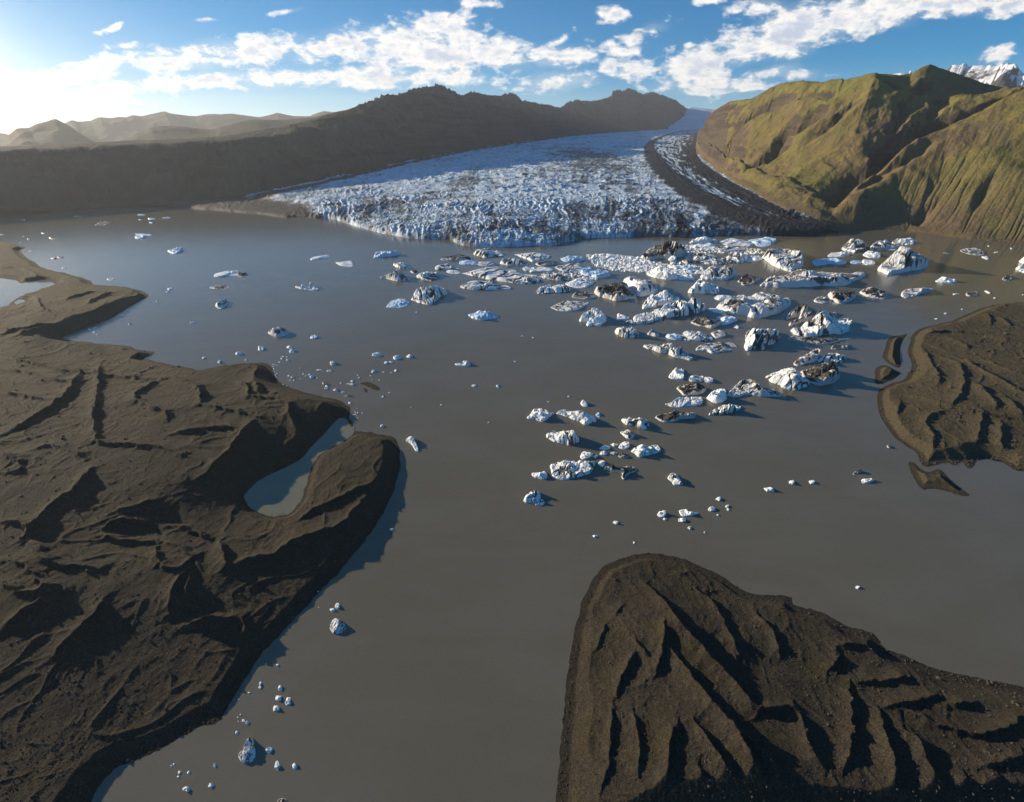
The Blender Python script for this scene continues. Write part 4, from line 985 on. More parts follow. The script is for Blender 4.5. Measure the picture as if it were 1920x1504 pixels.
# view | look (w white, s streaked, g grey dirty, d dark debris, b blue) + profile (f flat, n normal, t tall) | outline | label
BERGS = '''
1|bn|0,215 30,150 80,112 170,108 250,112 330,150 230,180 150,190 70,205 10,225|blue and white iceberg with a hollow, alone near the glacier's left lobe
1|sn|238,265 290,245 330,250 400,290 450,320 440,345 340,345 300,335 250,295|small bumpy iceberg with a cream lit end, just behind the tan pyramid iceberg
1|gt|85,430 150,385 230,350 300,355 380,390 435,455 400,495 290,495 230,480 150,440|tan and blue pyramid iceberg at the left end of the ice pack
1|sn|510,415 560,370 640,355 740,360 800,385 780,430 730,470 705,500 640,480 560,455|cracked white iceberg with a dark back, right of the tan pyramid iceberg
1|dn|445,370 490,350 540,370 520,405 470,395|small dark lump of ice touching the left end of a cracked iceberg
1|sn|455,700 560,620 640,600 720,540 830,505 865,560 880,590 810,650 750,720 690,765 610,775 540,745|long white iceberg slanting up to the right with a ribbed upper half
1|bf|148,805 190,750 240,708 320,705 420,720 440,750 380,800 330,815 170,815|low pale blue floe left of the long slanting white iceberg
1|bn|1140,880 1180,858 1240,840 1340,832 1430,855 1500,900 1480,935 1400,945 1310,965 1200,940|eye-shaped iceberg with a dark blue curved groove, alone in open water
1|sn|1198,155 1250,125 1340,110 1450,98 1500,115 1560,170 1550,205 1440,210 1350,215 1240,180|cream peaked iceberg nearest the foot of the glacier front
1|dn|805,235 850,190 950,178 1050,165 1120,190 1180,215 1160,245 1030,250 900,250|long dark blue iceberg behind two blocks at the pack's left end
1|bn|1030,275 1040,240 1100,240 1180,250 1250,270 1255,300 1130,300 1050,295|narrow blue block with a bright left end, joined to a grey block
1|gn|1255,270 1320,245 1400,245 1450,275 1440,310 1330,315 1260,295|speckled grey block at the right end of a narrow blue one
1|sn|735,330 760,295 850,275 930,300 1030,335 1000,360 870,365 760,355|brown-white humped iceberg with a bluish right tail, left of the speckled grey block
1|wf|875,380 910,350 980,360 1050,385 1010,410 940,405|small bright flat slab in front of a brown-white humped iceberg
1|gn|1520,270 1560,220 1640,205 1720,235 1840,255 1860,290 1780,310 1680,310 1600,300|tan iceberg with a dark blue right half behind the wide cracked raft
1|sf|1695,160 1760,150 1900,140 2060,160 2150,185 2100,215 2030,235 1920,265 1860,235 1760,195|flat mottled iceberg with a cream left tip, below the glacier front
1|sf|1060,380 1150,375 1240,345 1330,330 1470,330 1600,318 1720,345 1800,390 1920,400 2050,440 2000,470 1900,490 1820,525 1690,520 1500,490 1400,470 1260,440 1130,405|widest cracked white raft of ice at the left of the pack
1|sn|1040,545 1090,515 1170,480 1260,475 1400,480 1500,490 1600,530 1665,575 1600,600 1400,600 1200,598 1080,575|furrowed white iceberg with a straight front edge before the widest raft
2|sn|0,520 60,490 140,490 240,530 170,570 60,590 0,590|small blue-streaked iceberg off the right end of the widest raft
2|dn|155,340 230,310 330,295 440,315 420,345 330,360 220,385|small black and white wedge of ice in the back row of the pack
2|bn|450,270 520,250 610,235 700,260 760,290 700,320 590,330 500,325|white-topped blue iceberg at the left edge of the brash ice
2|gn|385,375 440,345 560,335 700,350 830,365 800,410 700,440 510,450 440,420|tan-faced block with a dark blue side, left of the brash ice
2|wf|135,415 200,385 310,385 370,420 330,440 240,440 160,445|low white floe left of the tan-faced block
2|sn|215,480 260,445 370,445 450,490 520,480 590,510 560,545 500,558 380,545 240,510|row of white and brown knobs of ice forming one iceberg, below a low white floe
2|sn|150,685 240,620 340,585 440,590 530,610 580,650 500,680 330,710 190,710|leaf-shaped white iceberg with blue ridges and a tan left tip
2|wf|505,580 580,545 680,525 800,515 860,560 820,600 720,645 600,630 540,610|flat white slab with brown seams, right of the leaf-shaped iceberg
2|bn|695,430 750,385 860,400 990,430 1060,470 1000,510 880,520 790,490 720,470|rugged blue iceberg in the middle of the pack, below the brash ice
2|dn|845,650 890,610 1000,565 1100,545 1230,555 1290,620 1350,700 1350,750 1200,785 1130,797 1000,760 900,710|broad dome of dark streaked ice with a cream front edge
2|gn|1200,520 1280,490 1390,490 1520,540 1600,590 1620,660 1570,710 1470,730 1370,740 1340,690 1290,610 1240,550|pinkish white dome of ice leaning on the dark streaked one
2|df|590,725 640,685 760,670 850,700 890,745 800,775 680,770 600,755|low dark brown striped floe left of the dark streaked dome
2|gf|335,865 440,810 560,780 700,780 800,800 750,850 640,905 560,920 430,920 380,895|smooth grey almond-shaped floe in the front of the pack
2|wn|1430,850 1460,790 1540,740 1640,700 1680,640 1740,660 1810,690 1880,730 1800,790 1700,820 1560,870 1450,890|spiny white iceberg with a row of teeth and a hollow peak
2|wt|1490,400 1540,375 1640,385 1760,430 1860,490 1820,530 1740,545 1640,510 1560,480 1500,440|cream and blue iceberg with a small fin, at the right end of the brash ice
2|wt|675,990 720,930 790,860 880,835 960,870 1010,930 1010,990 960,1040 940,1095 890,1105 850,1090 780,1100 765,1050 790,1020|rounded white dome of ice split by a seam, standing on two feet
2|wt|1120,1025 1140,960 1135,910 1160,905 1200,950 1280,990 1190,1015|tiny spiky shard of ice beside the split white dome
6|sn|210,280 300,235 320,180 450,150 650,110 800,75 960,30 1060,40 1160,65 1110,110 1010,150 880,180 700,210 540,265 420,300 280,300|long log-shaped grey-white iceberg with a dark lower side
3|dt|5,315 60,250 100,185 200,145 250,138 310,180 420,180 520,200 590,240 500,300 380,330 230,345 110,370 40,360|tall dark blue iceberg with two sunlit cream knobs on its peak
3|wt|590,150 690,85 760,95 900,90 940,130 920,165 800,170 640,165|brightest white flat-topped block below the glacier's right front
3|wf|940,150 1050,115 1180,110 1290,130 1380,170 1300,210 1150,195 1040,190|broken white floe right of the brightest flat-topped block
3|bf|1290,120 1450,95 1600,110 1635,130 1590,180 1500,215 1400,200 1370,160|white floe with a blue right rim near the glacier's debris edge
3|wf|600,185 720,170 850,185 940,210 860,245 720,240 620,225|thin white floe just in front of the brightest flat-topped block
3|gf|940,260 1010,215 1150,205 1270,215 1350,240 1250,265 1100,270 990,285|low tan-speckled floe in the middle of the right ice pack
3|sn|620,300 720,270 860,275 930,320 850,370 770,400 680,380 640,340|cream and blue jumbled iceberg next to a brown block
3|sn|770,400 840,360 950,340 1010,380 1020,420 900,425 790,420|rounded white slab with a pink tinge before a jumbled iceberg
3|sn|970,335 1050,295 1180,275 1270,300 1300,340 1250,390 1180,405 1060,405 1030,365|white slab cut by two dark diagonal cracks
3|wn|1275,380 1320,325 1420,310 1470,335 1430,370 1350,390|smooth white slab at the right end of the row of cracked slabs
3|dn|500,370 560,340 640,345 670,385 640,415 540,410|brown mud-covered block at the left end of the cracked slabs
3|wt|335,350 385,320 440,345 410,380 360,380|small white fin of ice at the foot of the tall dark blue iceberg
3|wf|440,580 500,555 620,570 660,590 600,610 480,605|thin white bar of ice left of the striped barrel iceberg
3|bn|460,470 520,420 600,450 690,460 680,490 560,500 480,495|small blue peak among white rubble, behind a thin white bar
3|wt|580,740 620,670 680,605 760,585 860,600 940,650 960,720 930,770 800,775 680,770|barrel-shaped iceberg with vertical dark stripes, mirrored in the water
3|gt|720,560 750,480 830,435 910,450 980,480 1090,490 1160,520 1090,570 1020,610 900,600 800,590|dirty ribbed iceberg rising behind the striped barrel iceberg
3|dn|1170,615 1210,560 1260,530 1360,525 1430,560 1390,620 1350,660 1230,670 1220,630|lone jagged black and white iceberg right of the striped barrel
4|gn|50,290 120,230 220,195 370,180 410,210 490,260 520,340 530,430 450,480 400,510 310,480 220,430 130,350|big triangular ramp of crackled grey ice with a bright left edge
4|gn|25,650 110,590 250,550 400,510 500,465 700,460 900,465 1100,470 1200,450 1310,475 1250,550 1150,600 1040,670 940,670 700,675 420,700 250,700 80,670|longest dirty white iceberg, pointed at the left, with blue cracks at the right
3|gn|925,890 1000,850 1200,810 1400,775 1600,765 1770,755 1825,800 1790,860 1700,960 1600,1010 1500,1050 1400,1070 1250,1030 1100,1000 1010,960|wide grey crackled slab split by one dark diagonal seam
3|wn|890,820 950,770 1060,770 1110,810 1020,840 960,855|small cream and blue lump at the upper left of the wide grey slab
3|wf|825,960 850,935 950,960 1020,990 960,1010 880,990|thin white sliver of ice along the left front of the wide grey slab
6|dn|985,265 1050,215 1150,185 1270,200 1360,250 1300,330 1250,360 1130,330 1040,295|brown wood-grained iceberg with fine dark stripes
6|bn|1290,195 1400,185 1530,215 1545,240 1460,290 1370,315 1375,250|blue striped slab joined to the right side of the brown wood-grained iceberg
6|st|85,355 110,310 190,300 290,315 350,360 365,420 330,465 190,465 120,420|round white iceberg with dark stripes on its left cheek, below the log-shaped one
6|gt|470,395 530,345 600,370 615,430 570,455 490,425|round beige knob of ice above the wedge with two dark bands
6|gt|425,460 480,430 570,460 650,490 750,540 850,560 940,630 1010,685 1005,735 920,725 820,680 720,620 600,570 480,510|cream wedge-shaped iceberg crossed by two dark bands, slanting down to the right
6|bn|690,450 760,410 850,420 900,470 870,500 780,490|small blue block behind the cream wedge with two dark bands
6|sn|865,465 910,380 1000,390 1120,400 1230,440 1260,490 1180,505 1060,510 930,505|pale slab with blue seams between the brown wood-grained iceberg and the cream wedge
6|gn|1240,380 1380,365 1410,420 1360,455 1300,480 1260,440|brownish blue block at the right end of a pale slab
6|gf|1055,620 1090,560 1200,535 1330,520 1480,510 1550,565 1500,610 1370,640 1240,660 1180,620|grey planed floe with diagonal grooves, left of the hand-shaped iceberg
6|wn|1510,340 1545,315 1580,340 1555,360|tiny white cube of ice between the wood-grained and hand-shaped icebergs
6|wt|740,930 750,850 790,800 850,760 910,770 905,830 850,870 830,900 910,930 900,970 800,975|white crescent-shaped iceberg curling round blue water
7|st|-10,290 60,245 160,235 310,240 400,320 370,420 320,480 240,560 190,610 165,530 130,480 120,560 60,600 -8,615|tall hand-shaped white iceberg with deep dark clefts between its fingers
7|dt|480,180 500,110 560,60 680,50 800,60 950,70 1050,70 1075,110 1000,150 860,180 760,220 620,260 580,300 520,330 505,280 570,230 620,200 600,150 540,160|dark claw-shaped iceberg arching above the ribbed white one
7|st|525,350 620,290 760,230 880,190 1000,150 1100,130 1230,150 1260,210 1230,300 1180,380 1090,410 940,410 840,440 720,455 600,420|big white ribbed iceberg with slanting dark bars
4|gn|675,850 750,795 830,790 880,860 800,890 740,880|small grey hump between the dark claw and the black wedge icebergs
4|dn|845,730 900,695 1030,715 1130,750 1180,790 1090,870 1020,895 930,870 870,800|black wedge iceberg with pale stripes, just below the longest iceberg
4|dn|1225,720 1320,680 1420,690 1520,750 1560,810 1510,840 1400,825 1290,785|lone smooth brown lens of ice right of the black wedge
7|df|500,480 560,430 640,460 780,460 900,500 1000,470 1100,480 1230,465 1260,475 1100,510 970,550 860,550 700,530 620,505|ragged dark strip of broken ice under the ribbed white iceberg
7|dn|1010,600 1050,540 1120,560 1190,520 1240,540 1220,595 1100,610|small dark broken lump below the ragged dark strip
7|gn|565,770 640,700 740,640 830,630 860,680 800,740 700,770 620,815|grey log of ice with a cream tip, above the darkest iceberg
7|sn|850,740 930,680 1040,640 1150,680 1185,710 1130,765 1000,770 900,760|bright zebra-striped chunk above the right end of the darkest iceberg
7|dn|640,830 730,790 820,760 960,770 1080,850 1110,890 1080,960 1000,1010 890,1050 740,1000 680,930|darkest iceberg, covered in black debris
7|st|225,860 290,790 390,740 490,750 560,820 620,900 700,960 740,1010 640,1070 540,1095 430,1050 380,980 290,920|smooth dome of ice with curved grey and blue stripes beside the darkest one
7|wn|560,870 620,870 650,890 640,930 595,895|bits of white ice squeezed between the striped dome and the darkest iceberg
8|sn|565,320 620,275 720,265 770,300 750,350 640,360|knobbly white iceberg at the top of the small dirty cluster
8|dn|440,400 500,355 600,380 740,375 800,400 760,470 660,510 520,525 480,470|dark crumbling iceberg with white knobs, left of the white sail
8|wn|765,290 840,295 880,340 840,370 775,355|small cream cube right of the knobbly white iceberg
8|wt|800,520 850,440 910,400 920,350 1015,320 1025,420 1035,530 990,590 920,615 850,570|white sail-shaped iceberg with a vivid blue patch
8|gt|1045,510 1080,420 1180,300 1270,260 1340,340 1440,420 1520,430 1580,395 1640,460 1710,525 1600,540 1400,520 1290,480 1220,530 1060,535|whale-shaped iceberg with a grey peak and a dark raised tail
8|wf|295,620 380,600 450,550 600,530 740,535 725,630 560,650 420,670|stepped white floe with a thin spike pointing left
8|dn|180,770 220,730 330,700 430,700 520,710 620,690 650,720 655,775 570,785 480,790 430,830 290,845 230,805|black and white banded iceberg with a pale right end, below the stepped floe
8|sn|835,730 900,670 1000,630 1120,590 1205,630 1160,690 1080,720 960,745 850,760|speckled iceberg, dark left and blue right, below the white sail
9|wn|118,335 150,270 235,195 320,225 440,255 380,320 320,385 240,380 190,350|pointed white iceberg with blue facets, left of the one with a long shadow
9|wt|465,185 580,120 660,180 740,215 830,215 900,280 940,320 930,370 830,425 740,370 620,280 540,230|long cream iceberg slanting down to the right, casting a long shadow
9|wt|760,130 790,105 850,180 840,210 790,205|small white tower behind the long cream iceberg
9|bn|940,300 970,250 1000,310 980,345|small blue knob in the shadow of the long cream iceberg
9|st|345,460 380,400 460,375 560,405 700,470 725,540 750,590 690,640 625,675 540,640 410,580|round crackled iceberg, cream on the left and blue on the right, with a low skirt
9|sn|1255,340 1275,305 1350,340 1440,325 1530,330 1580,390 1560,460 1490,485 1400,430 1300,400|ribbed iceberg with a thin curved blade at its left end
9|gt|1230,470 1290,430 1390,470 1405,520 1350,600 1290,550|small tooth of ice below the ribbed iceberg with a blade
9|wt|1365,700 1420,640 1530,640 1660,575 1710,640 1710,690 1600,755 1540,790 1450,815 1400,745|blocky pale blue and white iceberg at the right of the near cluster
9|wn|985,700 1030,665 1110,675 1100,720 1000,720|small bluish lump at the left end of a row of ice bits
9|wn|1115,650 1160,630 1210,660 1160,690|small arched bit in the middle of the row of ice bits
9|wn|1215,690 1250,630 1330,625 1350,680 1280,720|grey-topped white lump at the right end of a row of ice bits
9|wn|990,760 1020,730 1080,760 1060,790 1000,785|cream bit of ice at the left above the white disc
9|bn|1110,760 1160,740 1210,755 1160,785|blue bit of ice just left of the dark round knob
9|dt|1210,790 1250,740 1320,750 1340,800 1260,825|dark round knob of ice above the black T-shaped iceberg
9|dt|1045,860 1130,825 1230,840 1340,810 1410,850 1450,890 1390,940 1330,980 1310,1020 1280,1085 1255,1030 1260,970 1180,930 1080,900|black and tan T-shaped iceberg with a tail hanging down
9|wf|970,890 1010,840 1050,860 1040,910 1000,930|thin white disc of ice at the left end of the black T-shaped iceberg
9|wn|755,790 790,725 870,760 915,745 880,800 780,840|blue and white triangle of ice above the flat feathered floe
9|wn|900,800 940,775 970,790 940,825|cream pebble of ice right of the blue and white triangle
9|sf|400,880 520,850 680,840 820,870 950,850 930,900 890,980 800,1030 640,1075 540,1085 420,1040 400,960|flat feathered floe with a blue pool and a white front rim
9|wt|175,1000 195,940 270,960 310,920 350,950 350,1060 290,1080 220,1050|blue and white knobbly block at the left tip of the feathered floe
a|st|135,590 190,490 290,430 340,490 340,560 375,610 380,660 350,695 240,650 160,630|ribbed triangular iceberg, lowest of the central cluster, with a blue fin
4|st|1010,190 1080,125 1160,105 1260,140 1305,190 1280,250 1200,275 1110,260 1040,230|round white crackled iceberg below the hillside, right of the triangular ramp
4|gn|1360,215 1400,160 1460,125 1540,170 1670,205 1620,225 1450,230|small tan roof-shaped iceberg near the right hillside shore
4|bn|1510,140 1550,120 1580,150 1530,160|bit of blue ice behind the tan roof-shaped iceberg
5|sn|215,170 280,110 400,95 550,130 500,190 430,205 330,190|rough white iceberg with a dark blue left side, nearest the hillside shore
4|wn|1260,290 1330,250 1440,255 1475,330 1400,345 1310,330|cream speckled hump at the upper left of the big furrowed dome
5|gt|28,480 100,390 130,330 250,280 370,230 560,235 640,310 690,370 660,430 560,490 420,505 300,560 170,582|big furrowed grey dome of ice, largest of the right-hand group
4|wn|840,325 900,270 1050,265 1060,320 950,335|white arch of ice behind the low blue and cream bridge
4|bn|650,380 690,345 740,345 860,350 1000,340 1075,390 1000,415 850,410 750,430 700,440|low bridge of blue ice with cream ends, above the longest iceberg
4|bn|1110,400 1150,370 1240,375 1240,410 1150,420|blue and white chunk right of the low bridge of ice
4|wn|1255,400 1270,355 1390,375 1410,410 1320,430|white chunk with a tail at the foot of the big furrowed dome
4|wf|1540,245 1660,230 1650,250 1560,265|thin white sliver behind the big furrowed dome
5|gf|1095,265 1190,235 1330,245 1420,325 1340,335 1200,320|flat silver-grey floe in the brown water below the hillside
5|wf|1375,350 1420,345 1480,380 1440,395|short white piece at the tip of the flat silver-grey floe
5|df|830,300 930,285 1010,305 930,320|thin dark floe left of the flat silver-grey one
5|wt|775,655 840,615 960,610 1020,625 1045,685 900,690|small white iceberg of four upright fingers
5|gn|330,820 380,760 520,730 740,725 760,745 620,800 500,860 410,885 350,860|spindle-shaped grey iceberg left of the four white fingers
5|wf|1000,830 1050,815 1095,830 1020,848|small white oval floe left of a black lump
5|df|1170,840 1200,795 1320,790 1310,855 1210,860|black lump of ice between two small white floes
5|wf|1405,785 1440,778 1490,810 1475,835|small white bone-shaped floe right of a black lump
5|dn|1640,640 1690,585 1780,590 1790,620 1720,660|black lump in the brown water near the right edge
5|st|1855,410 1880,360 1950,350 1980,420 1920,440|round white iceberg cut by the right edge of the view
5|sn|1815,490 1850,460 1980,470 1980,560 1880,540|dark-centred white iceberg below the round one at the right edge
d|df|845,205 900,170 998,172 940,205|purple-brown diamond-shaped floe far out on the left of the lagoon
d|bf|1215,275 1300,280 1375,290 1340,298 1240,292|thin dark blue floe behind a blue floe, far left water
d|bn|1215,315 1230,295 1290,285 1305,310 1290,325 1240,325|blue floe in front of a thin dark one, far left water
d|bn|1505,425 1560,405 1640,395 1645,420 1580,462|blue boat-shaped iceberg with dark flecks, largest in the left water
f|wf|1203,470 1215,455 1290,440 1340,438 1345,465 1290,472 1215,480|long white log of ice in the left water
f|dn|1330,470 1365,445 1395,455 1360,478|dark chunk at the right end of the long white log
f|df|1180,538 1230,518 1280,520 1290,540 1240,548|dark-topped oval floe with a white rim, below the long white log
f|gn|1212,630 1250,608 1282,600 1285,625 1250,655 1220,648|brown comma-shaped piece of ice below the dark-topped oval floe
f|wf|1745,378 1770,360 1845,352 1855,365 1800,375 1760,385|narrow white floe, dark along its back, left of a pale pair
f|wt|1660,520 1700,520 1735,535 1745,505 1770,525 1795,550 1760,555 1700,540|anvil-shaped iceberg with a brown spike and a long flat tail
g|wf|-36,272 0,270 60,268 72,290 50,302 0,295|pale bumpy floe between a narrow white floe and the glacier lobe
c|gn|588,100 655,38 720,65 780,105 700,155 640,145|lone sandy brown iceberg in the open left water
g|wn|365,1255 400,1238 415,1270 430,1305 432,1340 415,1335 395,1285|boot-shaped white iceberg off the dark headland
g|wn|640,840 680,845 685,820 715,830 725,855 690,860 650,855|twin-humped white iceberg alone in mid lagoon
b|sn|120,130 150,85 190,95 210,140 225,185 170,190 150,160|speckled round iceberg alone right of the black T-shaped one
b|sn|810,205 880,200 890,240 835,235|small dark-backed white floe between a speckled iceberg and two white pebbles
b|dt|1458,105 1480,70 1520,65 1500,95 1470,118|small black iceberg with a pointed shadow, off the right bank
b|sn|1520,145 1560,140 1610,150 1570,175 1525,178|white boxy chunk with a spike just below a small black iceberg
b|wn|205,365 250,352 280,380 350,385 290,410 230,415|two-lobed white iceberg with a pointed tail north of the near bank
e|st|1185,250 1205,190 1230,165 1275,205 1295,290 1250,325 1210,325 1190,290|crackled pear-shaped iceberg close to the left bank
e|sf|550,1160 600,1090 635,1032 655,1060 665,1170 650,1215 610,1235 575,1225|largest white triangular floe at the bottom, with blue cracks
e|dt|815,1500 830,1455 860,1445 885,1465 890,1540 820,1540|dark rounded block cut by the bottom edge of the view'''
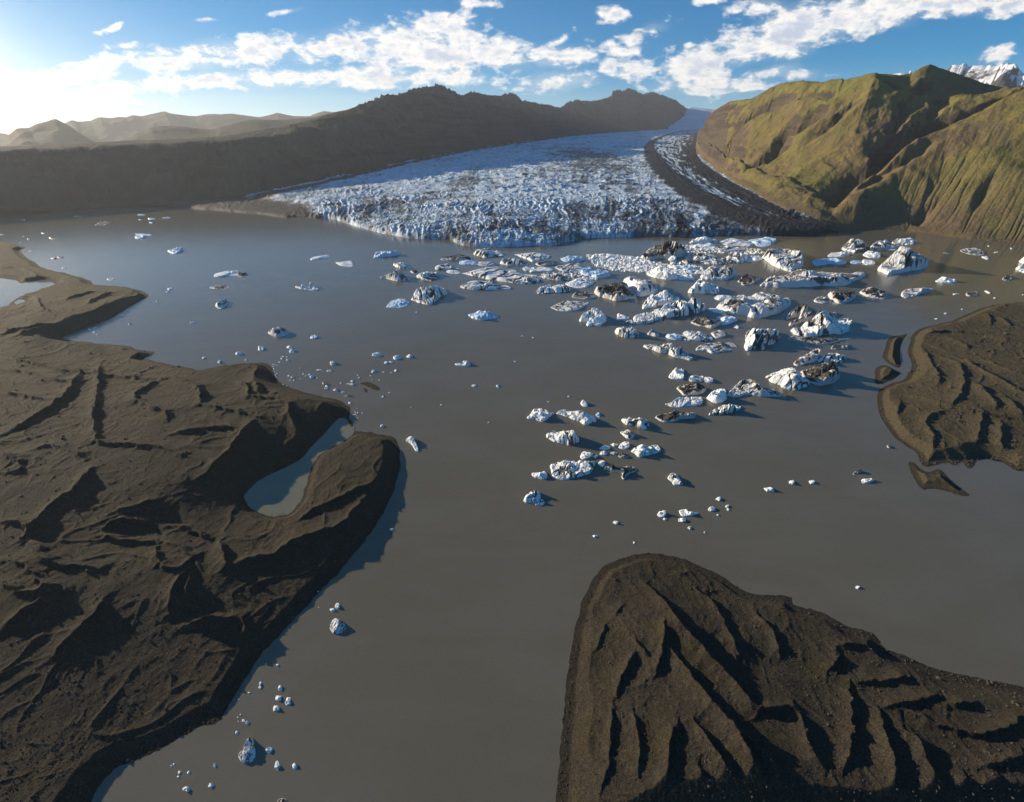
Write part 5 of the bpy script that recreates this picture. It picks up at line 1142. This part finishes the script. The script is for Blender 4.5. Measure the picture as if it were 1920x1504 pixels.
# small pieces: group phrase, shared label, then view:x,y,w,h,look ...
BITS = [
    ('dark floes in the far left water', 'small dark floe in the glittering far left water', 'd:205,152,52,20,d 700,122,62,14,d 400,273,55,18,d 480,318,72,24,d 15,287,42,14,d 257,328,28,16,d 210,303,16,9,d 183,358,14,9,d 270,437,30,12,d'),
    ('pair of dark floes', 'one of two flat dark floes side by side off the left spit', 'd:485,500,56,20,d 548,491,56,20,d'),
    ('', 'small blue-grey sliver of ice off the left spit', 'd:575,588,45,16,b'),
    ('', 'slim white floe just above the left spit', 'd:998,688,62,18,w'),
    ('', 'upper white piece of a pair off the spit point', 'd:1530,775,56,22,w'), ('', 'lower white piece of a pair off the spit point', 'd:1512,800,40,20,w'),
    ('', 'small white pebble of ice nearest the spit point', 'd:1412,884,20,22,w'), ('', 'white floe under the shaded edge of the left spit', 'd:1112,1016,52,20,w'),
    ('', 'small grey split piece below the left spit', 'd:1170,1092,40,20,g'), ('ice bits in the left inlet', 'small bit of ice in the inlet below the left spit', 'd:810,1143,35,22,w 858,1128,32,22,w 850,1165,30,20,g 880,1185,22,16,w'),
    ('', 'small pale blue floe mid-way between spit and sandy brown iceberg', 'd:1735,1078,55,20,b'), ('', 'small white floe left of the dark-topped oval floe', 'd:1905,763,36,20,w'),
    ('blue floes under the left hillside', 'tiny blue floe far off under the left hillside', 'd:1275,110,70,12,b 1268,153,45,12,d 1362,145,70,20,b 1362,178,36,18,b 1498,135,72,16,b'),
    ('', 'small blue-white piece right of the sandy brown iceberg', 'c:1003,152,82,42,b'), ('', 'square white chunk left of a stacked pair', 'c:525,258,55,55,w'), ('', 'low white chunk off the left headland\'s back', 'c:325,296,66,36,w'),
    ('', 'upper white chunk of a stacked pair', 'c:780,245,56,30,w'), ('', 'lower white chunk of a stacked pair', 'c:803,278,46,42,w'), ('', 'white and dark speck close behind the left headland', 'c:150,372,34,40,g'),
    ('specks of ice behind the left headland', 'white speck of ice behind the left headland', 'c:392,356,24,20,w 12,338,30,24,w'),
    ('', 'bright bullet-shaped white chunk off the headland', 'c:1575,310,90,40,w'), ('', 'white chunk with a blue shade right of the bullet-shaped one', 'c:1752,333,66,50,w'), ('', 'right-hand small lump beyond the bullet-shaped chunk', 'c:1862,322,50,36,w'),
    ('pair of blue lumps', 'one of two round blue lumps below the bullet-shaped chunk', 'c:1650,382,34,30,b 1697,375,38,26,b'), ('', 'round blue lump below the bullet-shaped chunk and pair', 'c:1540,458,40,36,b'),
    ('ice bits right of the shoal', 'tiny white bit near the dark shoal', 'c:1630,467,24,14,w 1735,455,34,20,w 1700,475,30,12,w 1510,502,18,10,w 1400,493,22,16,w 1410,517,24,18,w 1525,543,14,10,w 1592,540,18,12,w 1622,688,20,24,w 1680,653,22,14,w'),
    ('ice bits left of the shoal', 'white bit in a clump left of the dark shoal', 'c:1345,550,30,24,w 1345,578,50,26,w 1305,575,30,14,w 1245,568,22,14,w'),
    ('', 'speckled grey-white bit above the row of floating bits', 'c:1170,390,46,42,g'), ('', 'thin broken line of white ice off the headland', 'c:1050,450,62,14,w'), ('', 'flat blue-white bit right of a thin broken line', 'c:1143,458,52,28,w'),
    ('', 'dark blue bit of ice with a muddy tail off the headland', 'c:1098,563,46,36,d'), ('ice bits off the headland', 'tiny white bit floating off the left headland', 'c:1120,595,36,24,w 1112,615,36,20,w 1200,625,45,34,w 1265,648,28,18,w 1305,680,60,24,d 908,483,24,18,w 962,488,28,18,w 985,508,44,30,b 930,503,16,12,w 1030,522,16,12,w 880,530,16,10,w 875,432,12,8,w'),
    ('ice bits by the headland corner', 'tiny white bit close to the headland corner', 'c:775,500,22,24,w 807,512,28,20,w 790,542,24,16,w 822,542,20,16,w 725,328,20,16,w 712,348,24,18,w 762,335,20,14,w 765,357,32,20,w 690,378,20,12,w'),
    ('ice bits strung along the shore', 'tiny white bit washed up in a string against the headland shore', 'c:633,398,18,14,w 650,400,16,14,w 672,408,18,12,w 637,420,14,12,w 642,438,14,12,w 640,455,16,12,w 652,468,16,12,w 668,482,18,12,w 655,495,18,12,w 662,512,16,10,w 727,580,14,10,w 760,592,14,10,w'),
    ('', 'white bit of ice touching the headland tip', 'c:1325,745,30,24,w'),
    ('ice crumbs at the pond mouth', 'tiny white crumb off the mouth of the pond', 'c:1370,820,12,10,w 1392,795,10,10,w 1394,835,14,12,w 1372,848,14,12,w 1378,838,12,10,w 1398,878,12,10,w 1376,914,14,12,w 1355,852,10,8,w 1388,860,10,10,w 1437,838,18,14,w'),
    ('', 'white pair of crumbs above the round dark headland', 'c:1616,950,34,34,w'), ('lone specks in mid lagoon', 'lone tiny white speck in the middle of the lagoon', 'c:1875,782,12,12,w g:880,834,0,0,w g:980,834,16,9,w g:562,1078,14,10,w g:828,1175,10,8,w g:1020,690,14,8,w g:1078,700,12,8,w g:425,555,14,10,w'),
    ('', 'tiny flat white floe below the twin-humped iceberg', 'g:745,968,32,14,w'), ('', 'tiny tilted white shard below the twin-humped iceberg', 'g:880,970,18,22,w'),
    ('specks by the long cream iceberg', 'tiny white speck beside the long cream iceberg', 'g:1280,1030,14,10,w g:1165,1060,10,8,w'),
    ('', 'left white pebble of ice of two above the near water', 'b:1018,167,42,38,w'), ('', 'right white pebble of ice of two above the near water', 'b:1162,165,50,42,w'),
    ('', 'rounded white slab left of the two-lobed iceberg', 'b:80,395,72,56,w'), ('', 'small stub under the rounded white slab', 'b:103,432,28,28,w'), ('', 'flat white finger just below the two-lobed iceberg', 'b:225,440,68,32,w'),
    ('', 'small white cube above the brown-faced chunk', 'b:488,288,34,34,w'), ('', 'brown-faced chunk right of the two-lobed iceberg', 'b:440,360,52,46,g'), ('', 'white crumb just below the brown-faced chunk', 'b:485,405,22,16,w'),
    ('pair of white crumbs', 'one of two touching white crumbs right of the brown-faced chunk', 'b:550,343,26,26,w 557,363,20,26,w'), ('', 'grey pebble of ice below the two-lobed iceberg', 'b:282,495,28,34,g'),
    ('', 'white speck nearest the top of the near bank', 'b:390,530,16,18,w'), ('', 'lone white crumbs off the near bank\'s right shore', 'b:1490,925,28,30,w'),
    ('', 'white pebble left of the rounded white slab', 'a:1243,890,72,52,w'), ('', 'white pebble farthest left above the near bank', 'a:998,1058,52,46,w'), ('', 'small white chip just above the near bank', 'a:1465,1130,28,40,w'),
    ('', 'white speck just off the shadow of the round dark headland', 'g:285,1776,22,18,w'),
    ('', 'white cap of ice touching the pear-shaped iceberg', 'e:1205,160,46,30,w'), ('', 'small white chunk above the pear-shaped iceberg', 'e:1240,130,34,52,w'),
    ('', 'small round bit halfway down the left bank shore', 'e:822,545,20,24,w'), ('', 'thin white shard along the left bank', 'e:702,672,20,46,w'), ('', 'white crumb under the thin shard', 'e:696,702,22,22,w'),
    ('', 'pointed white chip topmost of a group of four', 'e:840,705,30,52,w'), ('', 'white half-moon chip left in a group of four', 'e:828,775,42,52,w'), ('', 'smooth white oval right in a group of four', 'e:895,792,46,74,w'), ('', 'knobbly white chip lowest in a group of four', 'e:808,845,50,64,s'),
    ('ice crumbs along the lower left bank', 'tiny white crumb near the lower left bank', 'e:620,738,16,18,w e:563,893,14,14,w e:542,912,12,12,w e:547,940,12,12,w e:583,932,22,28,w e:550,785,9,9,w e:738,540,9,9,w e:1103,33,12,12,w e:1108,143,9,9,w'),
    ('', 'white twin of a crumb above the largest triangular floe', 'e:607,948,32,38,w'), ('', 'slim white crumb left of the largest triangular floe', 'e:535,1018,18,34,w'),
    ('', 'white chip just right of the largest triangular floe', 'e:763,1132,46,58,w'), ('', 'tall narrow white chip below right of the largest floe', 'e:820,1240,40,78,w'), ('', 'teardrop-shaped white floe at the bottom', 'e:940,1248,42,74,w'),
    ('', 'white crumb left of the largest triangular floe\'s foot', 'e:385,1245,22,38,w'), ('ice crumbs at the lower left shore', 'tiny white crumb off the lower left shore', 'e:202,1297,24,36,w e:135,1295,16,30,w e:128,1325,18,24,w e:98,1238,16,22,w e:80,1250,12,16,w e:0,1230,10,10,d'),
    ('', 'white broken chip at the bottom left', 'e:187,1410,54,52,s'), ('', 'grey-white broken chip at the bottom', 'e:357,1385,38,46,s'),
    ('ice crumbs off the hillside shore', 'tiny white crumb in the water under the right hillside', '5:1760,245,32,26,w 5:1545,297,30,24,w 5:1578,292,30,16,w 5:1467,215,26,18,w'),
    ('ice crumbs by the right bank', 'tiny white crumb off the top of the right bank', '5:1540,880,22,22,w 5:908,1080,36,28,w 5:1122,1025,26,24,w 5:790,1150,44,22,w 5:1905,840,26,14,w'),
    ('', 'dark pebble of ice left of the right bank', '7:1710,1765,50,54,d'),
]


def look_of(code):
    return {'w': 0, 's': 1, 'g': 2, 'd': 3, 'b': 4}[code]


def iceberg_mesh(poly, look, prof, seed, mats, name):
    """build one floating block from its outline in the photo"""
    rs = np.random.RandomState(seed)
    P = np.asarray(poly, float)
    x0, y0 = P.min(0); x1, y1 = P.max(0); w, h = x1 - x0, y1 - y0
    k = {'f': .14, 'n': .27, 't': .42}[prof] * (1.0 if y1 < 900 else .8)
    # outline of the waterline: the back of the outline is the top of the ice, not the water
    Q = P.copy(); Q[:, 1] = y1 - (y1 - P[:, 1]) * (1 - k)
    if len(Q) > 4:
        Q = densify(Q, 4, True, min(w, h) * .10, seed % 97)
    gx, gy = ground(Q[:, 0], Q[:, 1])
    ox, oy = (gx.min() + gx.max()) / 2, (gy.min() + gy.max()) / 2
    W = np.stack([gx - ox, gy - oy], 1)
    area = abs(np.sum(W[:, 0] * np.roll(W[:, 1], -1) - W[:, 1] * np.roll(W[:, 0], -1))) / 2
    size = math.sqrt(area)
    depth = (oy * CP + CH * SP)
    H = k * h * depth / F / max(.25, oy / math.hypot(oy, CH)) * 1.55
    H = float(np.clip(H, .06 * size, .40 * size))
    ang = math.atan2(ox, oy); c, s = math.cos(ang), math.sin(ang)
    u = W[:, 0] * c - W[:, 1] * s; v = W[:, 0] * s + W[:, 1] * c
    nu = int(np.clip(w * .95, 9, 150)); nv = int(np.clip(h * (1 - k) * 1.9, 9, 84))
    mu, mv = (u.max() - u.min()) / nu * 1.6, (v.max() - v.min()) / nv * 1.6
    U, V = np.meshgrid(np.linspace(u.min() - mu, u.max() + mu, nu + 3), np.linspace(v.min() - mv, v.max() + mv, nv + 3))
    U = U + rs.uniform(-.22, .22, U.shape) * mu / 1.6; V = V + rs.uniform(-.22, .22, V.shape) * mv / 1.6
    sd = poly_sdf(U, V, np.stack([u, v], 1))
    mx = sd.max() + 1e-6
    e = np.clip(sd / mx, 0, 1)
    U1, V1 = U / size, V / size
    so = seed * 3.7
    if prof == 'f':
        top = 1 - (1 - np.clip(e / .35, 0, 1)) ** 2.4
    elif prof == 'n':
        top = (1 - (1 - np.clip(e / .5, 0, 1)) ** 2.2) * .75 + .25 * np.clip(e / .10, 0, 1)
    else:
        top = (1 - (1 - e) ** 1.7) * .85 + .15 * np.clip(e / .1, 0, 1)
    # flat broken faces: a tilted top cut by a few planes
    ta = rs.uniform(0, 2 * math.pi); tilt = {'f': .25, 'n': .75, 't': .95}[prof] * rs.uniform(.6, 1.3)
    fac = np.maximum(.72 + tilt * (U1 * math.cos(ta) + V1 * math.sin(ta)), .22)
    for i in range(4):
        a = rs.uniform(0, 2 * math.pi); g = rs.uniform(.8, 2.4)
        fac = np.minimum(fac, 1.0 + rs.uniform(-.1, .35) - g * (U1 * math.cos(a) + V1 * math.sin(a)))
    step = perlin(U1 * 2.4 + so, V1 * 2.4 - so)
    fac = fac * (1 + .22 * np.sign(step) * sstep(0, .06, np.abs(step)))
    lump = 1 + .30 * fbm(U1 * 3 + so, V1 * 3 - so, 3)
    a = rs.uniform(0, math.pi)
    al, ac = U1 * math.cos(a) + V1 * math.sin(a), -U1 * math.sin(a) + V1 * math.cos(a)
    wv = .10 * fbm(U1 * 2.5 + so, V1 * 2.5, 3)
    res = np.clip(.20 * 30 / max(nu, 12), .08, .30)
    k1 = np.abs(perlin((al + wv) * 4.2 + so, (ac + wv) * .9 - so)); k2 = np.abs(perlin((al - wv) * 1.1 + so + 30, (ac + wv) * 3.0 - so))
    groove = np.clip((nu - 14) / 40, 0, 1) * np.maximum(sstep(res, res * .25, k1), .8 * sstep(res * .8, res * .2, k2) * (fbm(U1 * 2, V1 * 2 + so, 2) > -.05))
    cracks = 1 - k1 * 2
    ph = (al + wv) * rs.uniform(9, 17); layers = np.clip(.5 + .9 * (fbm(ph, ac * 1.1 + so, 3, .6)), 0, 1)
    jag = rs.uniform(-1, 1, U.shape)
    edge = np.clip(e / .10, 0, 1)
    cap = {'f': np.clip(e / .14, 0, 1) ** .7, 'n': np.clip(e / .30, 0, 1) ** .75, 't': np.clip(e / .50, 0, 1) ** .8}[prof]
    hgt = H * np.minimum(cap * lump * 1.15, np.clip(fac, .18, 3) * edge)
    hgt = hgt * (1 - .45 * groove) + H * (.10 * (layers - .5) + .03 * jag + .06 * fbm(U1 * 9, V1 * 9 + so, 3)) * edge
    Z = np.where(sd > 0, np.maximum(hgt, .02 * H + .03 * H * np.clip(e * 8, 0, 1)), np.maximum(sd * 1.2, -.6 * H - .1))
    # silt in bands, cracks and patches
    patch = fbm(U1 * 2.2 + so, V1 * 2.2 + 9, 4)
    if look == 0:
        gr = .05 + .62 * groove + .26 * patch + .40 * (layers - .55)
    elif look == 1:
        gr = .25 + .85 * groove + 1.0 * (layers - .5) + .34 * patch
    elif look == 2:
        gr = .36 + .75 * groove + .85 * (layers - .5) + .36 * patch
    elif look == 3:
        gr = .72 + .75 * (layers - .5) + .50 * patch - .2 * (cracks < .25)
    else:
        gr = .06 + .40 * groove + .30 * patch
    if look in (2, 3):
        gr = gr - .75 * sstep(.22, .02, e)                       # washed clean at the waterline
    X = U * c + V * s; Y = -U * s + V * c
    f = grid_faces(*U.shape)
    ok = (sd.ravel()[f] > 0).any(1)
    vts, f, at = compact(np.stack([X.ravel(), Y.ravel(), Z.ravel()], 1), f[ok], {'grime': gr.ravel()})
    o = link(name, vts, f, mats[look], False, at, (ox, oy, 0))
    o['size'] = size
    return o


def build_ice():
    mats = [mat_ice('clean white ice', (.80, .81, .81), (.85, .84, .81), (.20, .19, .175), 1), mat_ice('streaked ice', (.78, .78, .77), (.84, .82, .78), (.105, .097, .088), 2),
            mat_ice('silty grey ice', (.66, .68, .70), (.58, .56, .53), (.120, .105, .090), 3), mat_ice('debris covered ice', (.55, .53, .50), (.48, .44, .39), (.040, .035, .031), 4),
            mat_ice('blue ice', (.42, .60, .78), (.66, .76, .85), (.13, .15, .17), 5)]
    seed = 10
    for row in BERGS.strip().split('\n'):
        vw, code, pts, label = row.split('|')
        x0, y0, sc = VIEW[vw]
        poly = [(x0 + float(a) / sc, y0 + float(b) / sc) for a, b in (q.split(',') for q in pts.split())]
        seed += 1
        o = iceberg_mesh(poly, look_of(code[0]), code[1], seed, mats, 'iceberg')
        o['label'] = label; o['category'] = 'iceberg'; o['group'] = 'icebergs drifting in the lagoon'
    for grp, label, items in BITS:
        vw = None
        for it in items.split():
            if ':' in it:
                vw, it = it.split(':')
            x, y, w, h, lk = it.split(','); x, y, w, h = map(float, (x, y, w, h))
            if w == 0:
                continue
            x0, y0, sc = VIEW[vw]; seed += 1
            rs = np.random.RandomState(seed)
            n = 9; th = np.arange(n) / n * 2 * math.pi
            rad = 1 + rs.uniform(-.28, .18, n)
            poly = np.stack([x0 + (x + w / 2 * rad * np.cos(th)) / sc, y0 + (y + h / 2 * rad * np.sin(th)) / sc], 1)
            o = iceberg_mesh(poly, look_of(lk), 'n', seed, mats, 'ice_chunk')
            o['label'] = label; o['category'] = 'ice chunk'; o['group'] = grp or 'small ice chunks in the lagoon'
    # brash: rubble that nobody could count
    rs = np.random.RandomState(77)
    iv, jf = icosphere()
    V, Fc = [], []; nv = 0
    AREAS = [([(1100, 478), (1130, 476), (1200, 482), (1225, 492), (1290, 500), (1300, 515), (1270, 525), (1230, 512), (1190, 510), (1150, 508), (1120, 500), (1105, 490)], 2600),
             ([(1280, 460), (1330, 462), (1420, 466), (1440, 475), (1400, 478), (1330, 474), (1290, 478), (1270, 470)], 500),
             ([(1255, 490), (1290, 496), (1320, 500), (1320, 512), (1290, 522), (1262, 512)], 300), ([(1040, 500), (1110, 506), (1130, 522), (1090, 530), (1050, 515)], 260), ([(985, 500), (1010, 503), (1000, 510), (980, 507)], 60)]
    for poly, n in AREAS:
        pl = np.array(poly, float); lo, hi = pl.min(0), pl.max(0)
        q = rs.uniform(lo, hi, (n * 3, 2)); q = q[poly_sdf(q[:, 0], q[:, 1], pl) > 0][:n]
        gx, gy = ground(q[:, 0], q[:, 1])
        s = .55 * np.exp(rs.randn(len(q)) * .5)
        for i in range(len(q)):
            b = iv * (1 + rs.uniform(-.35, .35, (12, 1))) * s[i] * rs.uniform(.7, 1.5, 3) * (1.3, 1.3, .8) + (gx[i], gy[i], s[i] * .15)
            V.append(b); Fc.append(jf + nv); nv += 12
    vv = np.concatenate(V)
    o = link('brash_ice', vv, np.concatenate(Fc), mats[0], False, {'grime': fbm(vv[:, 0] * .05, vv[:, 1] * .05, 3) * .25})
    o['size'] = 20.0
    o['kind'] = 'stuff'; o['label'] = 'white brash ice rubble packed between the icebergs'; o['category'] = 'brash ice'
# ------------------------------------------------------------------ sky, sun, haze, camera
CLOUDS = [  # photo pixel of the centre, half width, half height, tilt, weight
    (150, 138, 190, 24, -9, 1.0), (330, 112, 130, 28, -6, 1.0), (480, 97, 130, 26, -8, 1.0), (620, 88, 100, 30, -8, 1.0), (740, 95, 120, 48, 0, 1.05), (850, 62, 80, 42, 12, .95),
    (925, 100, 80, 38, 5, 1.05), (820, 110, 120, 36, 0, 1.0), (200, 170, 170, 15, -5, .9), (380, 150, 170, 16, -4, .95), (560, 146, 140, 18, -3, .95), (700, 142, 120, 22, 0, 1.0), (830, 146, 120, 20, 3, .9),
    (1040, 156, 80, 19, -3, .85), (1050, 106, 66, 22, 0, 1.0), (1040, 80, 26, 10, -30, .8), (240, 88, 52, 8, -5, .8), (210, 58, 32, 6, -15, .8), (390, 36, 28, 5, 0, .7), (530, 20, 38, 7, -8, .7), (895, 4, 50, 10, 0, .8),
    (100, 205, 200, 20, -5, .62), (1155, 25, 40, 20, 0, .95), (1215, 62, 62, 20, -15, .85), (1165, 95, 44, 16, 0, .85), (1190, 125, 60, 26, 0, .9), (1142, 125, 24, 20, 0, 1.0),
    (1310, 128, 85, 48, -12, 1.1), (1400, 98, 70, 34, -18, 1.1), (1480, 58, 120, 52, -12, 1.2), (1600, 34, 160, 46, -12, 1.2), (1760, 8, 170, 26, -3, 1.1), (1890, 12, 70, 20, 0, 1.1), (1340, 162, 120, 20, 0, .9),
    (1430, 142, 62, 15, -10, .8), (1500, 140, 52, 12, 0, .7), (1430, 15, 60, 20, 0, .8), (1862, 104, 40, 19, 0, 1.2), (1292, 88, 16, 9, 0, .8), (1325, 3, 40, 9, 0, .8)]


def build_world():
    w = bpy.data.worlds.new('World'); scene.world = w; w.use_nodes = True
    t = NT.__new__(NT); t.t = w.node_tree; t.t.nodes.clear()
    out = t.t.nodes.new('ShaderNodeOutputWorld')
    d = t.n('TexCoord').outputs['Generated']
    sep = t.n('SeparateXYZ', None, Vector=d)
    x, y, z = sep.outputs
    # air is clear and the sky deepens quickly above the horizon
    zz = t.math('MULTIPLY', t.math('MAXIMUM', z, 0.0), 2.6)
    vec = t.n('VectorMath', {'operation': 'NORMALIZE'}, i0=t.n('CombineXYZ', None, X=x, Y=y, Z=t.math('ADD', zz, .012)).outputs[0]).outputs[0]
    sky = t.n('TexSky', {'sky_type': 'NISHITA', 'sun_disc': False})
    sky.sun_elevation = SUN_EL; sky.sun_rotation = SUN_AZ
    sky.altitude = 100; sky.air_density = 1.0; sky.dust_density = .15; sky.ozone_density = 3.0
    t.put(sky, 'Vector', vec)
    # very bright air near the sun is held back so that its colour survives
    den0 = t.n('VectorMath', {'operation': 'MULTIPLY_ADD'}, i0=sky.outputs[0], i1=(.11, .11, .11), i2=(1, 1, 1)).outputs[0]
    soft = t.n('VectorMath', {'operation': 'DIVIDE'}, i0=sky.outputs[0], i1=den0).outputs[0]
    hs = t.n('HueSaturation', None, Saturation=1.68, Value=1.24, Color=soft)
    col = hs.outputs[0]
    # clouds in front of the camera, laid out on the sky by direction
    X = t.math('DIVIDE', x, t.math('MAXIMUM', y, .05)); Z = t.math('DIVIDE', z, t.math('MAXIMUM', y, .05))
    P = t.n('CombineXYZ', None, X=X, Y=Z).outputs[0]
    n_w = t.n('TexNoise', None, Vector=P, Scale=9.0, Detail=3.0)
    off = t.n('VectorMath', {'operation': 'SCALE'}, Vector=t.n('VectorMath', {'operation': 'SUBTRACT'}, i0=n_w.outputs['Color'], i1=(.5, .5, .5)).outputs[0]); t.put(off, 'Scale', .05)
    sq = t.n('VectorMath', {'operation': 'MULTIPLY'}, i0=off.outputs[0], i1=(1, .4, 0)).outputs[0]
    PW = t.n('VectorMath', {'operation': 'ADD'}, i0=P, i1=sq).outputs[0]
    cov = None
    for (px, py, rx, ry, tilt, wt) in CLOUDS:
        def gd(a, b):
            u = rays(a, b); return u[0] / u[1], u[2] / u[1]
        c = gd(px, py); ex = gd(px + 10, py); ey = gd(px, py - 10)
        sx = abs(ex[0] - c[0]) / 10; sy = abs(ey[1] - c[1]) / 10
        mp = t.n('Mapping', {'vector_type': 'TEXTURE'}, Vector=PW, Location=(c[0], c[1], 0), Rotation=(0, 0, math.radians(-tilt)), Scale=(rx * sx * 1.25, ry * sy * 1.25, 1))
        ln = t.n('VectorMath', {'operation': 'LENGTH'}, i0=mp.outputs[0]).outputs['Value']
        e = t.math('MULTIPLY', t.math('SUBTRACT', 1.0, ln), wt)
        cov = e if cov is None else t.math('SMOOTH_MAX', cov, e, .15)
    cov = t.math('MAXIMUM', cov, -.6)
    nz = lambda s, dx, dy, det=9, ro=.62: t.noise(t.n('Mapping', None, Vector=P, Location=(dx, dy, 0), Scale=(s * .55, s * 1.25, 1)).outputs[0], 1.0, det, ro, .25)
    f1 = nz(17, 0, 0); f2 = nz(55, 3, 1, 8, .6)
    ff = t.math('ADD', t.math('MULTIPLY', t.math('SUBTRACT', f1, .5), 2.1), t.math('MULTIPLY', t.math('SUBTRACT', f2, .5), 1.9))
    den = t.math('ADD', t.math('ADD', t.math('MULTIPLY', cov, 1.0), ff), -.12)
    alpha = t.ramp(den, .0, .62)
    thin = t.ramp(t.math('ADD', t.math('ADD', cov, t.math('MULTIPLY', t.math('SUBTRACT', nz(9, 1, 2), .5), 2.0)), 0), .05, 1.1, 0, .35)
    alpha = t.math('MAXIMUM', alpha, thin)
    front = t.ramp(y, .06, .15); up = t.ramp(z, -.02, .02)
    alpha = t.math('MULTIPLY', t.math('MULTIPLY', alpha, front), up)
    # lit from the sun side, grey where thick
    f1b = nz(17, -.010 * 17 * .55, -.004 * 17 * 1.25)
    lit = t.math('MULTIPLY', t.math('SUBTRACT', f1, f1b), 5.0)
    thick = t.ramp(t.math('ADD', den, t.math('MULTIPLY', lit, -.6)), .35, 1.15)
    body = t.mix(thick, (6.2, 5.9, 5.5), (3.3, 3.6, 4.3))
    col2 = t.mix(t.math('MULTIPLY', alpha, .93), col, body)
    # the bright air round the low sun
    sd = t.n('VectorMath', {'operation': 'DOT_PRODUCT'}, i0=d, i1=tuple(GLOW)).outputs['Value']
    g = t.math('MAXIMUM', sd, 0.0)
    g1 = t.math('MULTIPLY', t.math('POWER', g, 40.0), 1.5); g2 = t.math('MULTIPLY', t.math('POWER', g, 220.0), 9.0)
    gl = t.n('VectorMath', {'operation': 'SCALE'}, Vector=(1.0, .86, .60)); t.put(gl, 'Scale', t.math('ADD', g1, g2))
    fin = t.mix(1.0, col2, gl.outputs[0], 'ADD')
    bg = t.n('Background', None, Color=fin, Strength=SKY_STRENGTH)
    t.t.links.new(bg.outputs[0], out.inputs['Surface'])


SKY_STRENGTH = .115
_ga, _ge = math.radians(-51), math.radians(4.5)
GLOW = (math.sin(_ga) * math.cos(_ge), math.cos(_ga) * math.cos(_ge), math.sin(_ge))


def build_light_camera():
    from mathutils import Vector, Matrix
    L = bpy.data.lights.new('sun', 'SUN'); L.energy = 5.0; L.angle = math.radians(.6); L.color = (1.0, .85, .62)
    o = bpy.data.objects.new('sun', L); scene.collection.objects.link(o)
    o.rotation_euler = Vector(TOSUN).to_track_quat('Z', 'Y').to_euler(); o.location = (-900, 700, 600)
    cam = bpy.data.cameras.new('camera'); co = bpy.data.objects.new('camera', cam); scene.collection.objects.link(co)
    cam.sensor_fit = 'HORIZONTAL'; cam.sensor_width = 36; cam.lens = 36 * F / 1920
    cam.clip_start = 1; cam.clip_end = 40000
    co.location = (0, 0, CH); co.rotation_euler = (math.pi / 2 - PITCH, 0, 0)
    scene.camera = co
    vs = scene.view_settings
    vs.view_transform = 'Standard'; vs.look = 'None'; vs.exposure = EXPOSURE; vs.gamma = 1.0
    scene.cycles.use_denoising = True
    scene.cycles.volume_bounces = 0; scene.cycles.max_bounces = 6; scene.cycles.diffuse_bounces = 3
    scene.cycles.transparent_max_bounces = 8


EXPOSURE = 0.78


def build_haze():
    x0, x1, y0, y1, z0, z1 = -8200, 8200, -1300, 9000, -8, 680
    v = [(x, y, z) for z in (z0, z1) for (x, y) in ((x0, y0), (x1, y0), (x1, y1), (x0, y1))]
    f = [(3, 2, 1, 0), (4, 5, 6, 7), (0, 1, 5, 4), (1, 2, 6, 5), (2, 3, 7, 6), (3, 0, 4, 7)]
    m = bpy.data.materials.new('haze'); m.use_nodes = True; nt = m.node_tree; nt.nodes.clear()
    out = nt.nodes.new('ShaderNodeOutputMaterial'); pv = nt.nodes.new('ShaderNodeVolumePrincipled')
    pv.inputs['Density'].default_value = HAZE; pv.inputs['Color'].default_value = (.90, .92, .96, 1); pv.inputs['Anisotropy'].default_value = .32
    nt.links.new(pv.outputs[0], out.inputs['Volume'])
    m.cycles.homogeneous_volume = True
    o = link('haze', np.array(v, float), np.array(f), m, False)
    o['kind'] = 'stuff'; o['label'] = 'thin sunlit haze over the lagoon and the far hills'; o['category'] = 'haze'


HAZE = 5.5e-5
for _build in (build_world, build_light_camera, build_water, build_land, build_glacier, build_left_hills, build_right_mountain, build_far_ranges, build_ice, build_haze):
    _build()
